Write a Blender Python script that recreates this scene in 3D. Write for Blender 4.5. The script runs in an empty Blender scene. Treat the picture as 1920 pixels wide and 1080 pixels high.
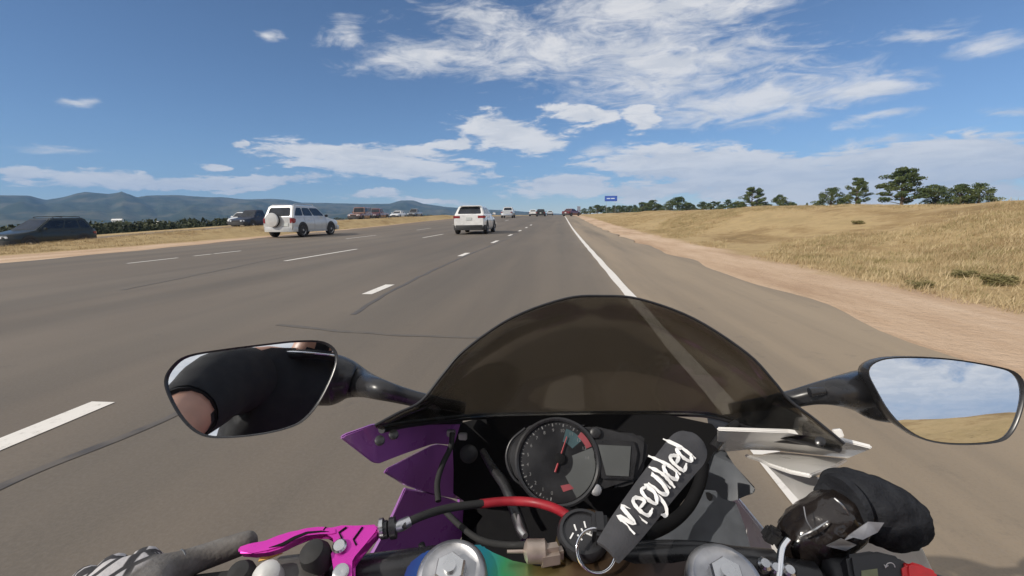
import bpy, bmesh, math, random
import numpy as np
from mathutils import Vector, Matrix, noise as mnoise

S = bpy.context.scene
COL = S.collection
R = math.radians
rng = random.Random(7)

# ------------------------------------------------------------------ camera
FPX = 860.0                      # focal length in pixels of a 1920 wide frame
CAMH = 1.08
_Y = np.array([90.0, 137.0, FPX]); _Q = np.array([-910.0, 123.0, FPX])   # road direction and a second horizon point, camera axes
ey = _Y / np.linalg.norm(_Y)
_n = np.cross(_Y, _Q); _n *= np.sign(_n[1]); ez = _n / np.linalg.norm(_n)
ex = -np.cross(ey, ez)
CM = np.array([ex, ey, ez])      # camera axes (right, up, forward) -> world
CPOS = np.array([0.0, 0.0, CAMH])
cam_d = bpy.data.cameras.new('camera'); cam = bpy.data.objects.new('camera', cam_d); COL.objects.link(cam)
cam_d.sensor_width = 36.0; cam_d.lens = FPX / 1920 * 36.0
cam_d.clip_start = 0.02; cam_d.clip_end = 40000
mw = Matrix.Identity(4)
for i in range(3):
    mw[i][0] = CM[i][0]; mw[i][1] = CM[i][1]; mw[i][2] = -CM[i][2]; mw[i][3] = CPOS[i]
cam.matrix_world = mw
S.camera = cam

def ray(px, py):
    return CM @ np.array([(px - 960) / FPX, (540 - py) / FPX, 1.0])
def P(px, py, d):
    return Vector(CPOS + d * ray(px, py))
def at_y(px, py, Y):
    r = ray(px, py); return Vector(CPOS + r * (Y / r[1]))

# ------------------------------------------------------------------ light, sky, exposure
SUN_EL = R(33); SUN_AZ = math.atan2(-0.80, -0.60)      # azimuth measured from +Y towards +X
sun_dir = Vector((math.cos(SUN_EL) * math.sin(SUN_AZ), math.cos(SUN_EL) * math.cos(SUN_AZ), math.sin(SUN_EL)))
sl = bpy.data.lights.new('sun', 'SUN'); sl.energy = 3.35; sl.angle = R(0.53); sl.color = (1.0, 0.93, 0.83)
so = bpy.data.objects.new('sun', sl); COL.objects.link(so)
so.rotation_euler = (-sun_dir).to_track_quat('-Z', 'Y').to_euler()
so.location = (-30, -20, 40)
S.view_settings.view_transform = 'Standard'; S.view_settings.look = 'None'
S.view_settings.gamma = 1.0; S.view_settings.use_curve_mapping = False
S.view_settings.exposure = 0.14
S.cycles.max_bounces = 8; S.cycles.transparent_max_bounces = 12
S.cycles.volume_bounces = 0
S.cycles.sample_clamp_indirect = 6.0

world = bpy.data.worlds.new('World'); S.world = world; world.use_nodes = True
WN = world.node_tree; wn = WN.nodes; wl = WN.links
wn.clear()
def nd(tree, typ, **kw):
    n = tree.nodes.new(typ)
    for k, v in kw.items(): setattr(n, k, v)
    return n
def lk(tree, a, b): tree.links.new(a, b)
def math_node(tree, op, a, b=None, c=None, clamp=False):
    n = tree.nodes.new('ShaderNodeMath'); n.operation = op; n.use_clamp = clamp
    for i, v in enumerate((a, b, c)):
        if v is None: continue
        if isinstance(v, (int, float)): n.inputs[i].default_value = v
        else: tree.links.new(v, n.inputs[i])
    return n.outputs[0]
def smooth(tree, v, lo, hi, o0=0.0, o1=1.0):
    n = tree.nodes.new('ShaderNodeMapRange'); n.interpolation_type = 'SMOOTHSTEP'
    tree.links.new(v, n.inputs[0])
    n.inputs[1].default_value = lo; n.inputs[2].default_value = hi
    n.inputs[3].default_value = o0; n.inputs[4].default_value = o1
    return n.outputs[0]

def build_sky():
    T = WN
    sky = nd(T, 'ShaderNodeTexSky', sky_type='NISHITA'); sky.sun_disc = False
    sky.sun_elevation = SUN_EL; sky.sun_rotation = SUN_AZ
    sky.altitude = 2000; sky.air_density = 1.0; sky.dust_density = 0.15; sky.ozone_density = 5.0
    tc = nd(T, 'ShaderNodeTexCoord')
    sep = nd(T, 'ShaderNodeSeparateXYZ'); lk(T, tc.outputs['Generated'], sep.inputs[0])
    az = math_node(T, 'ARCTAN2', sep.outputs[0], sep.outputs[1])
    el = math_node(T, 'ARCSINE', sep.outputs[2])
    def fbm(scale, zs, detail, rough, w=0.0, dist=0.0):
        mp = nd(T, 'ShaderNodeMapping'); mp.inputs['Scale'].default_value = (1, 1, zs)
        mp.inputs['Location'].default_value = (w, w * .7, w * .3)
        lk(T, tc.outputs['Generated'], mp.inputs[0])
        n = nd(T, 'ShaderNodeTexNoise'); n.inputs['Scale'].default_value = scale
        n.inputs['Detail'].default_value = detail; n.inputs['Roughness'].default_value = rough
        n.inputs['Distortion'].default_value = dist
        lk(T, mp.outputs[0], n.inputs[0]); return n.outputs[0]
    w1 = fbm(5.0, 2.2, 5, .6, 3.1); w2 = fbm(5.0, 2.2, 5, .6, 9.7)
    azw = math_node(T, 'MULTIPLY_ADD', w1, .16, math_node(T, 'SUBTRACT', az, .08))
    elw = math_node(T, 'MULTIPLY_ADD', w2, .07, math_node(T, 'SUBTRACT', el, .035))
    def ell(px, py, rx, ry, tilt=0.0, w=1.0):
        def ae(x, y):
            r = ray(x, y); return math.atan2(r[0], r[1]), math.asin(r[2] / np.linalg.norm(r))
        a0, e0 = ae(px, py); a1, _ = ae(px + rx, py); _, e1 = ae(px, py - ry)
        ra = abs(a1 - a0); re = abs(e1 - e0)
        da = math_node(T, 'SUBTRACT', azw, a0); de = math_node(T, 'SUBTRACT', elw, e0)
        de2 = math_node(T, 'MULTIPLY_ADD', da, tilt, de)
        u = math_node(T, 'MULTIPLY', da, 1 / ra); v = math_node(T, 'MULTIPLY', de2, 1 / re)
        q = math_node(T, 'ADD', math_node(T, 'MULTIPLY', u, u), math_node(T, 'MULTIPLY', v, v))
        m = math_node(T, 'SUBTRACT', 1.0, math_node(T, 'SQRT', q))
        if w != 1.0: m = math_node(T, 'ADD', m, w - 1.0)
        return m
    def union(lst):
        o = lst[0]
        for x in lst[1:]: o = math_node(T, 'MAXIMUM', o, x)
        return math_node(T, 'MAXIMUM', o, -1.0)
    cirrus = union([ell(1000, 95, 280, 75, .03), ell(1250, 120, 330, 110, .1), ell(1420, 190, 300, 48, -.06),
                    ell(1600, 172, 190, 34, -.05), ell(1250, 20, 430, 75, .0, .92), ell(790, 105, 150, 42, -.1), ell(900, 30, 140, 40, .1, .8), ell(640, 55, 66, 50, -.3, .72),
                    ell(505, 68, 30, 22, 0, .75), ell(150, 202, 62, 16, -.2, .72), ell(130, 292, 110, 14, 0, .62),
                    ell(1860, 85, 130, 30, .1, .7), ell(1870, 212, 110, 18, .05, .75), ell(1740, 60, 160, 40, .2, .58), ell(1640, 220, 110, 14, 0, .7),
                    ell(1330, 268, 70, 16, 0, .7), ell(1640, 262, 130, 22, 0, .66), ell(1120, 285, 90, 30, 0, .66)])
    cumulus = union([ell(650, 286, 210, 22, .02, 1.1), ell(740, 318, 200, 24, .04, 1.1), ell(400, 338, 300, 13, -.02, 1.05), ell(395, 310, 36, 12),
                     ell(424, 265, 22, 9), ell(950, 252, 120, 42, .1), ell(840, 270, 90, 14, 0, .85), ell(1090, 213, 88, 26, .12), ell(1205, 222, 52, 34, 0), 
                     ell(1320, 308, 260, 38, .04, 1.2), ell(1740, 308, 330, 52, .02, 1.2), ell(1500, 342, 480, 46, 0, 1.15), ell(1250, 355, 260, 26, 0, 1.0), ell(1050, 350, 150, 26, 0, .9),
                     ell(20, 327, 90, 12, 0, .9), ell(700, 369, 90, 11, 0), ell(450, 352, 60, 8, 0, .9), ell(820, 376, 130, 10, 0, .8)])
    n1 = fbm(8.0, 3.4, 10, .64, 1.3, 1.6); n2 = fbm(13.0, 4.2, 9, .6, 5.0, .5); n3 = fbm(42.0, 3.0, 6, .65, 2.2, .2)
    d1 = math_node(T, 'MULTIPLY_ADD', n1, 2.9, math_node(T, 'MULTIPLY_ADD', cirrus, 1.35, -1.36))
    d1 = math_node(T, 'MULTIPLY_ADD', n3, .7, math_node(T, 'SUBTRACT', d1, .35))
    a1 = math_node(T, 'MULTIPLY', smooth(T, d1, -.08, 1.35), .86)
    d2 = math_node(T, 'MULTIPLY_ADD', n2, 2.9, math_node(T, 'MULTIPLY_ADD', cumulus, 1.45, -1.62))
    d2 = math_node(T, 'MULTIPLY_ADD', n3, .55, math_node(T, 'SUBTRACT', d2, .27))
    a2 = math_node(T, 'MULTIPLY', smooth(T, d2, -.1, .5), .94)
    # the same broken cloud goes on beyond the part of the sky in view
    n4 = fbm(3.2, 2.0, 8, .6, 8.0, .6)
    far_az = smooth(T, math_node(T, 'ABSOLUTE', az), 1.05, 1.5)
    far_el = smooth(T, el, .46, .75)
    a3 = math_node(T, 'MULTIPLY', math_node(T, 'MAXIMUM', far_az, far_el), smooth(T, n4, .25, .48, 0, .93))
    a = math_node(T, 'MAXIMUM', math_node(T, 'MAXIMUM', a1, a2), a3)
    ccol = nd(T, 'ShaderNodeMix', data_type='RGBA')
    lk(T, smooth(T, n2, .38, .62), ccol.inputs['Factor'])
    ccol.inputs['A'].default_value = (7.2, 7.25, 7.4, 1); ccol.inputs['B'].default_value = (8.8, 8.6, 8.4, 1)
    mix = nd(T, 'ShaderNodeMix', data_type='RGBA')
    lk(T, a, mix.inputs['Factor']); lk(T, sky.outputs[0], mix.inputs['A']); lk(T, ccol.outputs['Result'], mix.inputs['B'])
    bg = nd(T, 'ShaderNodeBackground'); bg.inputs['Strength'].default_value = 0.092
    lk(T, mix.outputs['Result'], bg.inputs[0])
    out = nd(T, 'ShaderNodeOutputWorld'); lk(T, bg.outputs[0], out.inputs[0])
build_sky()

# ------------------------------------------------------------------ materials
MATS = {}
def mat(name, col, rough=.5, metal=0.0, var=.12, scale=30.0, bump=0.0, bscale=None, coat=0.0, spec=.5, bd=.0006, stretch=(1, 1, 1), col2=None, detail=4):
    if name in MATS: return MATS[name]
    m = bpy.data.materials.new(name); m.use_nodes = True; T = m.node_tree
    b = T.nodes['Principled BSDF']
    b.inputs['Roughness'].default_value = rough; b.inputs['Metallic'].default_value = metal
    b.inputs['Coat Weight'].default_value = coat; b.inputs['Coat Roughness'].default_value = .05
    b.inputs['Specular IOR Level'].default_value = spec
    tc = nd(T, 'ShaderNodeTexCoord'); mp = nd(T, 'ShaderNodeMapping'); mp.inputs['Scale'].default_value = stretch
    lk(T, tc.outputs['Object'], mp.inputs[0])
    n = nd(T, 'ShaderNodeTexNoise'); n.inputs['Scale'].default_value = scale; n.inputs['Detail'].default_value = detail
    lk(T, mp.outputs[0], n.inputs[0])
    mx = nd(T, 'ShaderNodeMix', data_type='RGBA')
    c2 = col2 or tuple(min(1, c * (1 + 2 * var)) for c in col)
    c1 = col if col2 else tuple(c * (1 - var) for c in col)
    mx.inputs['A'].default_value = (*c1, 1); mx.inputs['B'].default_value = (*c2, 1)
    lk(T, smooth(T, n.outputs[0], .32, .68), mx.inputs['Factor']); lk(T, mx.outputs['Result'], b.inputs['Base Color'])
    rr = smooth(T, n.outputs[0], .3, .7, max(0, rough * .85), min(1, rough * 1.2)); lk(T, rr, b.inputs['Roughness'])
    if bump:
        n2 = nd(T, 'ShaderNodeTexNoise'); n2.inputs['Scale'].default_value = bscale or scale * 4; n2.inputs['Detail'].default_value = 3
        lk(T, mp.outputs[0], n2.inputs[0])
        bp = nd(T, 'ShaderNodeBump'); bp.inputs['Strength'].default_value = bump; bp.inputs['Distance'].default_value = bd
        lk(T, n2.outputs[0], bp.inputs['Height']); lk(T, bp.outputs[0], b.inputs['Normal'])
    MATS[name] = m; return m

def ramp(T, fac, stops):
    n = nd(T, 'ShaderNodeValToRGB'); lk(T, fac, n.inputs[0])
    e = n.color_ramp.elements
    while len(e) < len(stops): e.new(.5)
    for i, (p, c) in enumerate(stops): e[i].position = p; e[i].color = (*c, 1)
    return n.outputs[0]
def noise_at(T, vec, scale, detail=4, rough=.55, stretch=(1, 1, 1)):
    mp = nd(T, 'ShaderNodeMapping'); mp.inputs['Scale'].default_value = stretch; lk(T, vec, mp.inputs[0])
    n = nd(T, 'ShaderNodeTexNoise'); n.inputs['Scale'].default_value = scale; n.inputs['Detail'].default_value = detail
    n.inputs['Roughness'].default_value = rough; lk(T, mp.outputs[0], n.inputs[0]); return n.outputs[0]
def mixc(T, fac, a, b, mode='MIX'):
    n = nd(T, 'ShaderNodeMix', data_type='RGBA'); n.blend_type = mode
    if isinstance(fac, (int, float)): n.inputs['Factor'].default_value = fac
    else: lk(T, fac, n.inputs['Factor'])
    for k, v in (('A', a), ('B', b)):
        if isinstance(v, tuple): n.inputs[k].default_value = (*v, 1)
        else: lk(T, v, n.inputs[k])
    return n.outputs['Result']

def asphalt_material():
    m = bpy.data.materials.new('asphalt'); m.use_nodes = True; T = m.node_tree; b = T.nodes['Principled BSDF']
    g = nd(T, 'ShaderNodeTexCoord').outputs['Object']
    sep = nd(T, 'ShaderNodeSeparateXYZ'); lk(T, g, sep.inputs[0])
    xw = math_node(T, 'MULTIPLY_ADD', noise_at(T, g, .5, 3), .5, math_node(T, 'ADD', sep.outputs[0], -.25))
    lanes = ramp(T, math_node(T, 'MULTIPLY_ADD', xw, 1 / 20, .85), [
        (0.0, (.215, .160, .112)), (.10, (.163, .133, .102)), (.45, (.148, .123, .099)), (.70, (.140, .116, .093)), (.885, (.172, .142, .110)), (.905, (.310, .242, .168)), (1.0, (.325, .255, .176))])
    streak = noise_at(T, g, 1.1, 6, .6, (1, .05, 1))
    patch = noise_at(T, g, .22, 5, .6, (1, .35, 1))
    c = mixc(T, smooth(T, streak, .40, .70, 0, .48), lanes, (.092, .082, .070))
    c = mixc(T, smooth(T, patch, .45, .68, 0, .38), c, (.225, .19, .152))
    # worn wheel tracks of each lane
    tr = math_node(T, 'PINGPONG', math_node(T, 'ADD', sep.outputs[0], .9), .93)
    c = mixc(T, smooth(T, math_node(T, 'MULTIPLY', tr, smooth(T, noise_at(T, g, .35, 4, .6, (1, .12, 1)), .3, .7, .4, 1.3)), .2, .93, 0, .30), c, (.095, .086, .074))
    c = mixc(T, smooth(T, noise_at(T, g, 3.5, 7, .75), .56, .76, 0, .45), c, (.088, .079, .070))
    agg = nd(T, 'ShaderNodeTexVoronoi'); agg.inputs['Scale'].default_value = 90; lk(T, g, agg.inputs[0])
    fine = noise_at(T, g, 60, 3, .7)
    c = mixc(T, smooth(T, fine, .35, .75, 0, .16), c, (.27, .235, .20))
    c = mixc(T, smooth(T, agg.outputs['Distance'], .0, .5, .12, 0), c, (.07, .065, .06))
    lk(T, c, b.inputs['Base Color']); b.inputs['Roughness'].default_value = .82; b.inputs['Specular IOR Level'].default_value = .3
    bp = nd(T, 'ShaderNodeBump'); bp.inputs['Strength'].default_value = .25; bp.inputs['Distance'].default_value = .004
    lk(T, fine, bp.inputs['Height']); lk(T, bp.outputs[0], b.inputs['Normal'])
    return m
def ground_material():
    m = bpy.data.materials.new('dry_ground'); m.use_nodes = True; T = m.node_tree; b = T.nodes['Principled BSDF']
    g = nd(T, 'ShaderNodeTexCoord').outputs['Object']
    sep = nd(T, 'ShaderNodeSeparateXYZ'); lk(T, g, sep.inputs[0]); x = sep.outputs[0]
    wob = noise_at(T, g, .55, 4, .6)
    grass = ramp(T, noise_at(T, g, .33, 6, .65, (1, .55, 1)), [(.25, (.18, .125, .06)), (.40, (.30, .205, .10)), (.50, (.43, .315, .165)), (.62, (.36, .265, .135)), (.72, (.46, .35, .20)), (.85, (.21, .185, .085))])
    tuft = noise_at(T, g, 2.6, 6, .7)
    grass = mixc(T, smooth(T, tuft, .5, .68, 0, .6), grass, (.47, .35, .17))
    grass = mixc(T, smooth(T, noise_at(T, g, 1.6, 5, .7), .56, .72, 0, .55), grass, (.15, .105, .05))
    soil = ramp(T, noise_at(T, g, .8, 6, .65, (1, .25, 1)), [(.28, (.38, .25, .16)), (.5, (.54, .385, .26)), (.72, (.66, .50, .36))])
    soil = mixc(T, smooth(T, noise_at(T, g, 12, 5, .7), .5, .75, 0, .45), soil, (.32, .22, .145))
    xr = math_node(T, 'MULTIPLY_ADD', wob, 1.6, math_node(T, 'SUBTRACT', x, .8))
    xl = math_node(T, 'MULTIPLY_ADD', wob, 1.4, math_node(T, 'SUBTRACT', x, .7))
    fr = smooth(T, xr, 4.6, 5.3, 1, 0); fl = smooth(T, xl, -19.6, -18.6, 0, 1)
    f = math_node(T, 'MULTIPLY', fr, fl)
    c = mixc(T, f, grass, soil)
    far = mixc(T, smooth(T, noise_at(T, g, .012, 6, .6), .4, .6), (.06, .075, .035), (.20, .165, .085))
    c = mixc(T, smooth(T, x, -42, -75, 0, 1), c, far)
    lk(T, c, b.inputs['Base Color']); b.inputs['Roughness'].default_value = .95; b.inputs['Specular IOR Level'].default_value = .15
    bp = nd(T, 'ShaderNodeBump'); bp.inputs['Strength'].default_value = .9; bp.inputs['Distance'].default_value = .05
    lk(T, noise_at(T, g, 9, 6, .7), bp.inputs['Height']); lk(T, bp.outputs[0], b.inputs['Normal'])
    return m
def paint_line_material():
    m = bpy.data.materials.new('road_paint'); m.use_nodes = True; T = m.node_tree; b = T.nodes['Principled BSDF']
    g = nd(T, 'ShaderNodeTexCoord').outputs['Object']
    c = mixc(T, smooth(T, noise_at(T, g, 14, 6, .75), .52, .74, 0, .65), (.74, .70, .64), (.32, .29, .25))
    lk(T, c, b.inputs['Base Color']); b.inputs['Roughness'].default_value = .7
    return m
def foliage_material(name, a, b_):
    m = bpy.data.materials.new(name); m.use_nodes = True; T = m.node_tree; b = T.nodes['Principled BSDF']
    g = nd(T, 'ShaderNodeTexCoord').outputs['Object']
    c = mixc(T, smooth(T, noise_at(T, g, 1.6, 4, .6), .35, .65), a, b_)
    lk(T, c, b.inputs['Base Color']); b.inputs['Roughness'].default_value = .75; b.inputs['Specular IOR Level'].default_value = .2
    return m
M_ASPH = asphalt_material(); M_GROUND = ground_material(); M_LINE = paint_line_material()
M_PINE = foliage_material('pine_needles', (.068, .095, .034), (.135, .158, .058))
M_WOOD = foliage_material('wood_foliage', (.045, .055, .028), (.075, .080, .042))
M_STRAW = foliage_material('straw_grass', (.34, .25, .135), (.50, .395, .235))
M_STRAW2 = foliage_material('green_grass', (.18, .165, .07), (.31, .255, .12))
M_BARK = mat('bark', (.12, .085, .06), .9, scale=12, bump=.6, bd=.02)
M_SEAL = mat('crack_sealant', (.072, .062, .053), .6, scale=9, col2=(.115, .10, .086))
M_BLACK = mat('black_plastic', (.018, .018, .020), .42, scale=60, bump=.12, bscale=900)
M_SATIN = mat('satin_black', (.022, .022, .024), .28, scale=40)
M_MATTE = mat('matte_black', (.009, .009, .010), .85, scale=80, spec=.15)
M_RUBBER = mat('rubber', (.02, .02, .02), .8, scale=60, bump=.2, bscale=500)
M_TYRE = mat('tyre_rubber', (.028, .026, .025), .85, scale=14)
M_STEEL = mat('steel', (.62, .62, .62), .28, 1.0, scale=40, var=.06)
M_CHROME = mat('chrome', (.85, .85, .86), .08, 1.0, scale=20, var=.03)
M_ALU = mat('cast_aluminium', (.42, .42, .43), .42, .9, scale=60, bump=.1, bscale=400)
M_PURPLE = mat('purple_fairing_paint', (.30, .10, .36), .30, .0, coat=.8, scale=20, var=.04)
M_WHITEF = mat('white_fairing_paint', (.80, .785, .76), .3, coat=.8, scale=25, var=.03)
M_GREYF = mat('grey_inner_fairing', (.105, .115, .13), .5, scale=30, bump=.1, bscale=300)
M_MAGENTA = mat('magenta_anodised', (.62, .04, .42), .28, .5, scale=30, var=.03)
M_REDHOSE = mat('red_hose', (.30, .012, .022), .5, scale=60)
M_REDSW = mat('red_switch', (.75, .03, .035), .4, scale=40)
M_YELLOW = mat('yellow_tape', (.80, .50, .13), .6, scale=40)
M_CLOTH = mat('black_cotton', (.014, .014, .016), .95, scale=30, bump=.5, bscale=250)
M_SKIN = mat('skin', (.50, .26, .175), .5, scale=14, var=.08)
M_DENIM = mat('denim', (.03, .04, .07), .9, scale=60, bump=.4, bscale=700)
M_HAIR = mat('hair', (.02, .014, .01), .6, scale=80)
M_SOCK = mat('reservoir_sock', (.018, .019, .023), .97, scale=45, bump=.7, bscale=260, bd=.0025, spec=.15, col2=(.030, .032, .037))
M_WRAP = mat('brown_wrap', (.013, .010, .009), .22, scale=20, bump=.6, bscale=90, bd=.002, coat=.3)
M_STRAP = mat('strap_fabric', (.055, .055, .060), .8, scale=60, bump=.5, bscale=600)
M_INK = mat('white_print', (.78, .78, .77), .7, scale=90, var=.08)
M_DINK = mat('dial_print', (.15, .15, .15), .7, scale=90); M_DIAL = mat('dial_face', (.012, .012, .014), .35, scale=40)
M_LCD = mat('lcd', (.095, .10, .10), .35, scale=25, var=.06)
M_TEAL = mat('dial_teal', (.03, .065, .075), .5); M_DRED = mat('dial_red', (.22, .04, .05), .5)
M_MIRROR = mat('mirror_glass', (.86, .88, .90), .015, 1.0, scale=3, var=.01)
M_GOLDM = mat('beige_metal', (.40, .33, .28), .4, .6, scale=40)
M_SIGNB = mat('sign_blue', (.035, .10, .42), .4, scale=6); M_SIGNW = mat('sign_pale', (.55, .62, .75), .5)
M_SIGNBACK = mat('sign_back', (.22, .24, .30), .5, .3, scale=6)
M_GALV = mat('galvanised', (.45, .46, .47), .5, .6, scale=20)
M_GLASS = mat('car_glass', (.010, .012, .016), .06, scale=3, var=.3, spec=.6)
M_TRIM = mat('car_trim', (.025, .024, .024), .6, scale=20)
M_RIM = mat('wheel_rim', (.38, .37, .36), .35, .8, scale=20)
M_TAIL = mat('tail_light', (.22, .012, .016), .15, scale=30, coat=.7); M_LAMP = mat('head_lamp', (.75, .77, .8), .1, scale=20, coat=.8)
M_PLATE = mat('number_plate', (.50, .52, .50), .5, scale=30)
M_PLASTER = mat('house_wall', (.72, .70, .66), .9, scale=2); M_ROOF = mat('house_roof', (.30, .27, .26), .8, scale=3)

def oil_slick():
    m = bpy.data.materials.new('oil_slick_anodised'); m.use_nodes = True; T = m.node_tree; b = T.nodes['Principled BSDF']
    g = nd(T, 'ShaderNodeTexCoord').outputs['Object']
    sep = nd(T, 'ShaderNodeSeparateXYZ'); lk(T, g, sep.inputs[0])
    t = math_node(T, 'MULTIPLY_ADD', sep.outputs[0], 1 / .20, .62)
    t = math_node(T, 'MULTIPLY_ADD', noise_at(T, g, 40, 3), .14, math_node(T, 'SUBTRACT', t, .07))
    c = ramp(T, t, [(.0, (.03, .05, .22)), (.18, (.02, .13, .38)), (.30, (.02, .24, .28)), (.42, (.04, .25, .10)), (.54, (.20, .17, .06)), (.68, (.12, .07, .035)), (1, (.03, .022, .02))])
    lk(T, c, b.inputs['Base Color']); b.inputs['Metallic'].default_value = .7; b.inputs['Roughness'].default_value = .32
    return m
M_SLICK = oil_slick()
def smoke_screen():
    m = bpy.data.materials.new('smoked_acrylic'); m.use_nodes = True; T = m.node_tree
    T.nodes.remove(T.nodes['Principled BSDF']); out = T.nodes['Material Output']
    g = nd(T, 'ShaderNodeTexCoord').outputs['Object']
    tr = nd(T, 'ShaderNodeBsdfTransparent')
    c = mixc(T, smooth(T, noise_at(T, g, 6, 4), .3, .7), (.455, .435, .40), (.485, .465, .43))
    lk(T, c, tr.inputs[0])
    gl = nd(T, 'ShaderNodeBsdfGlossy'); gl.inputs['Roughness'].default_value = .06
    gl.inputs['Color'].default_value = (.9, .9, .9, 1)
    fr = nd(T, 'ShaderNodeFresnel'); fr.inputs['IOR'].default_value = 1.35
    mx = nd(T, 'ShaderNodeMixShader'); lk(T, math_node(T, 'MULTIPLY', fr.outputs[0], .55), mx.inputs[0])
    lk(T, tr.outputs[0], mx.inputs[1]); lk(T, gl.outputs[0], mx.inputs[2])
    df = nd(T, 'ShaderNodeBsdfDiffuse'); df.inputs['Color'].default_value = (.45, .42, .38, 1)
    dust = math_node(T, 'MULTIPLY_ADD', smooth(T, noise_at(T, g, 260, 4, .7), .60, .78, 0, .10), 1.0, smooth(T, noise_at(T, g, 14, 6, .7, (1, 3, 1)), .45, .8, .002, .035))
    m2 = nd(T, 'ShaderNodeMixShader'); lk(T, dust, m2.inputs[0]); lk(T, mx.outputs[0], m2.inputs[1]); lk(T, df.outputs[0], m2.inputs[2]); lk(T, m2.outputs[0], out.inputs[0])
    return m
M_SCREEN = smoke_screen()
GLX = -.338
def glove_material():
    m = bpy.data.materials.new('glove_fabric'); m.use_nodes = True; T = m.node_tree; b = T.nodes['Principled BSDF']
    g = nd(T, 'ShaderNodeTexCoord').outputs['Object']
    v = nd(T, 'ShaderNodeTexVoronoi'); v.feature = 'DISTANCE_TO_EDGE'; v.inputs['Scale'].default_value = 60
    mp = nd(T, 'ShaderNodeMapping'); mp.inputs['Scale'].default_value = (1, .6, 1.2); mp.inputs['Rotation'].default_value = (0, 0, .5); lk(T, g, mp.inputs[0]); lk(T, mp.outputs[0], v.inputs[0])
    sep = nd(T, 'ShaderNodeSeparateXYZ'); lk(T, g, sep.inputs[0])
    back = smooth(T, math_node(T, 'ADD', sep.outputs[0], math_node(T, 'MULTIPLY', noise_at(T, g, 40, 2), .02)), GLX - .008, GLX + .004, 1, 0)
    pat = smooth(T, v.outputs['Distance'], .10, .16, 0, 1)
    grey = mixc(T, smooth(T, noise_at(T, g, 60, 4), .35, .65), (.115, .105, .095), (.17, .16, .15))
    bones = mixc(T, pat, (.03, .028, .03), (.48, .46, .46))
    lk(T, mixc(T, back, grey, bones), b.inputs['Base Color']); b.inputs['Roughness'].default_value = .85
    bp = nd(T, 'ShaderNodeBump'); bp.inputs['Strength'].default_value = .4; bp.inputs['Distance'].default_value = .002
    lk(T, noise_at(T, g, 300, 3), bp.inputs['Height']); lk(T, bp.outputs[0], b.inputs['Normal'])
    return m
M_GLOVE = glove_material()

# ------------------------------------------------------------------ mesh helpers
def link(name, me, m=None, parent=None, smooth_=False, sharp=None):
    if m is not None:
        for mm in (m if isinstance(m, (list, tuple)) else [m]): me.materials.append(mm)
    if smooth_:
        me.polygons.foreach_set('use_smooth', [True] * len(me.polygons))
        if sharp: me.set_sharp_from_angle(angle=R(sharp))
    o = bpy.data.objects.new(name, me); COL.objects.link(o)
    if parent: o.parent = parent
    return o
def obj(name, verts, faces, m=None, parent=None, smooth_=False, sharp=None):
    me = bpy.data.meshes.new(name); me.from_pydata([tuple(v) for v in verts], [], faces); me.update()
    return link(name, me, m, parent, smooth_, sharp)
def bmobj(name, bm, m=None, parent=None, smooth_=False, sharp=None):
    bmesh.ops.recalc_face_normals(bm, faces=bm.faces)
    me = bpy.data.meshes.new(name); bm.to_mesh(me); bm.free()
    return link(name, me, m, parent, smooth_, sharp)
def empty(name, loc=(0, 0, 0), rz=0.0):
    o = bpy.data.objects.new(name, None); COL.objects.link(o); o.location = loc; o.rotation_euler = (0, 0, rz); o.empty_display_size = .2
    return o
def tag(o, label=None, cat=None, group=None, kind=None):
    for k, v in (('label', label), ('category', cat), ('group', group), ('kind', kind)):
        if v: o[k] = v
    return o
def frame_of(d):
    d = Vector(d).normalized(); a = Vector((0, 0, 1)) if abs(d.z) < .9 else Vector((1, 0, 0))
    u = d.cross(a).normalized(); return d, u, d.cross(u).normalized()
def crom(pts, n):
    pts = [Vector(p) for p in pts]
    if len(pts) < 3: return [pts[0].lerp(pts[-1], i / n) for i in range(n + 1)]
    ex_ = [pts[0] * 2 - pts[1]] + pts + [pts[-1] * 2 - pts[-2]]
    out = []; k = len(pts) - 1
    for i in range(n + 1):
        t = i / n * k; s = min(int(t), k - 1); t -= s
        a, b, c, d = ex_[s:s + 4]
        out.append(.5 * ((2 * b) + (c - a) * t + (2 * a - 5 * b + 4 * c - d) * t * t + (3 * b - a - 3 * c + d) * t ** 3))
    return out
def add_tube(bm, pts, rad, seg=10, caps=True, n=None):
    if n: 
        if isinstance(rad, (list, tuple)):
            rv = crom([(r, 0, 0) for r in rad], n); rad = [r.x for r in rv]
        pts = crom(pts, n)
    pts = [Vector(p) for p in pts]
    if not isinstance(rad, (list, tuple)): rad = [rad] * len(pts)
    rings = []; u = None
    for i, p in enumerate(pts):
        d = (pts[min(i + 1, len(pts) - 1)] - pts[max(i - 1, 0)]).normalized()
        if u is None: _, u, _ = frame_of(d)
        u = (u - d * u.dot(d)).normalized(); v = d.cross(u)
        rings.append([bm.verts.new(p + (u * math.cos(a) + v * math.sin(a)) * rad[i]) for a in (2 * math.pi * k / seg for k in range(seg))])
    for a, b in zip(rings, rings[1:]):
        for k in range(seg): bm.faces.new((a[k], a[(k + 1) % seg], b[(k + 1) % seg], b[k]))
    if caps: bm.faces.new(rings[0][::-1]); bm.faces.new(rings[-1])
def tube(name, pts, rad, m, parent=None, seg=12, n=None):
    bm = bmesh.new(); add_tube(bm, pts, rad, seg, True, n); return bmobj(name, bm, m, parent, True, 50)
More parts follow.
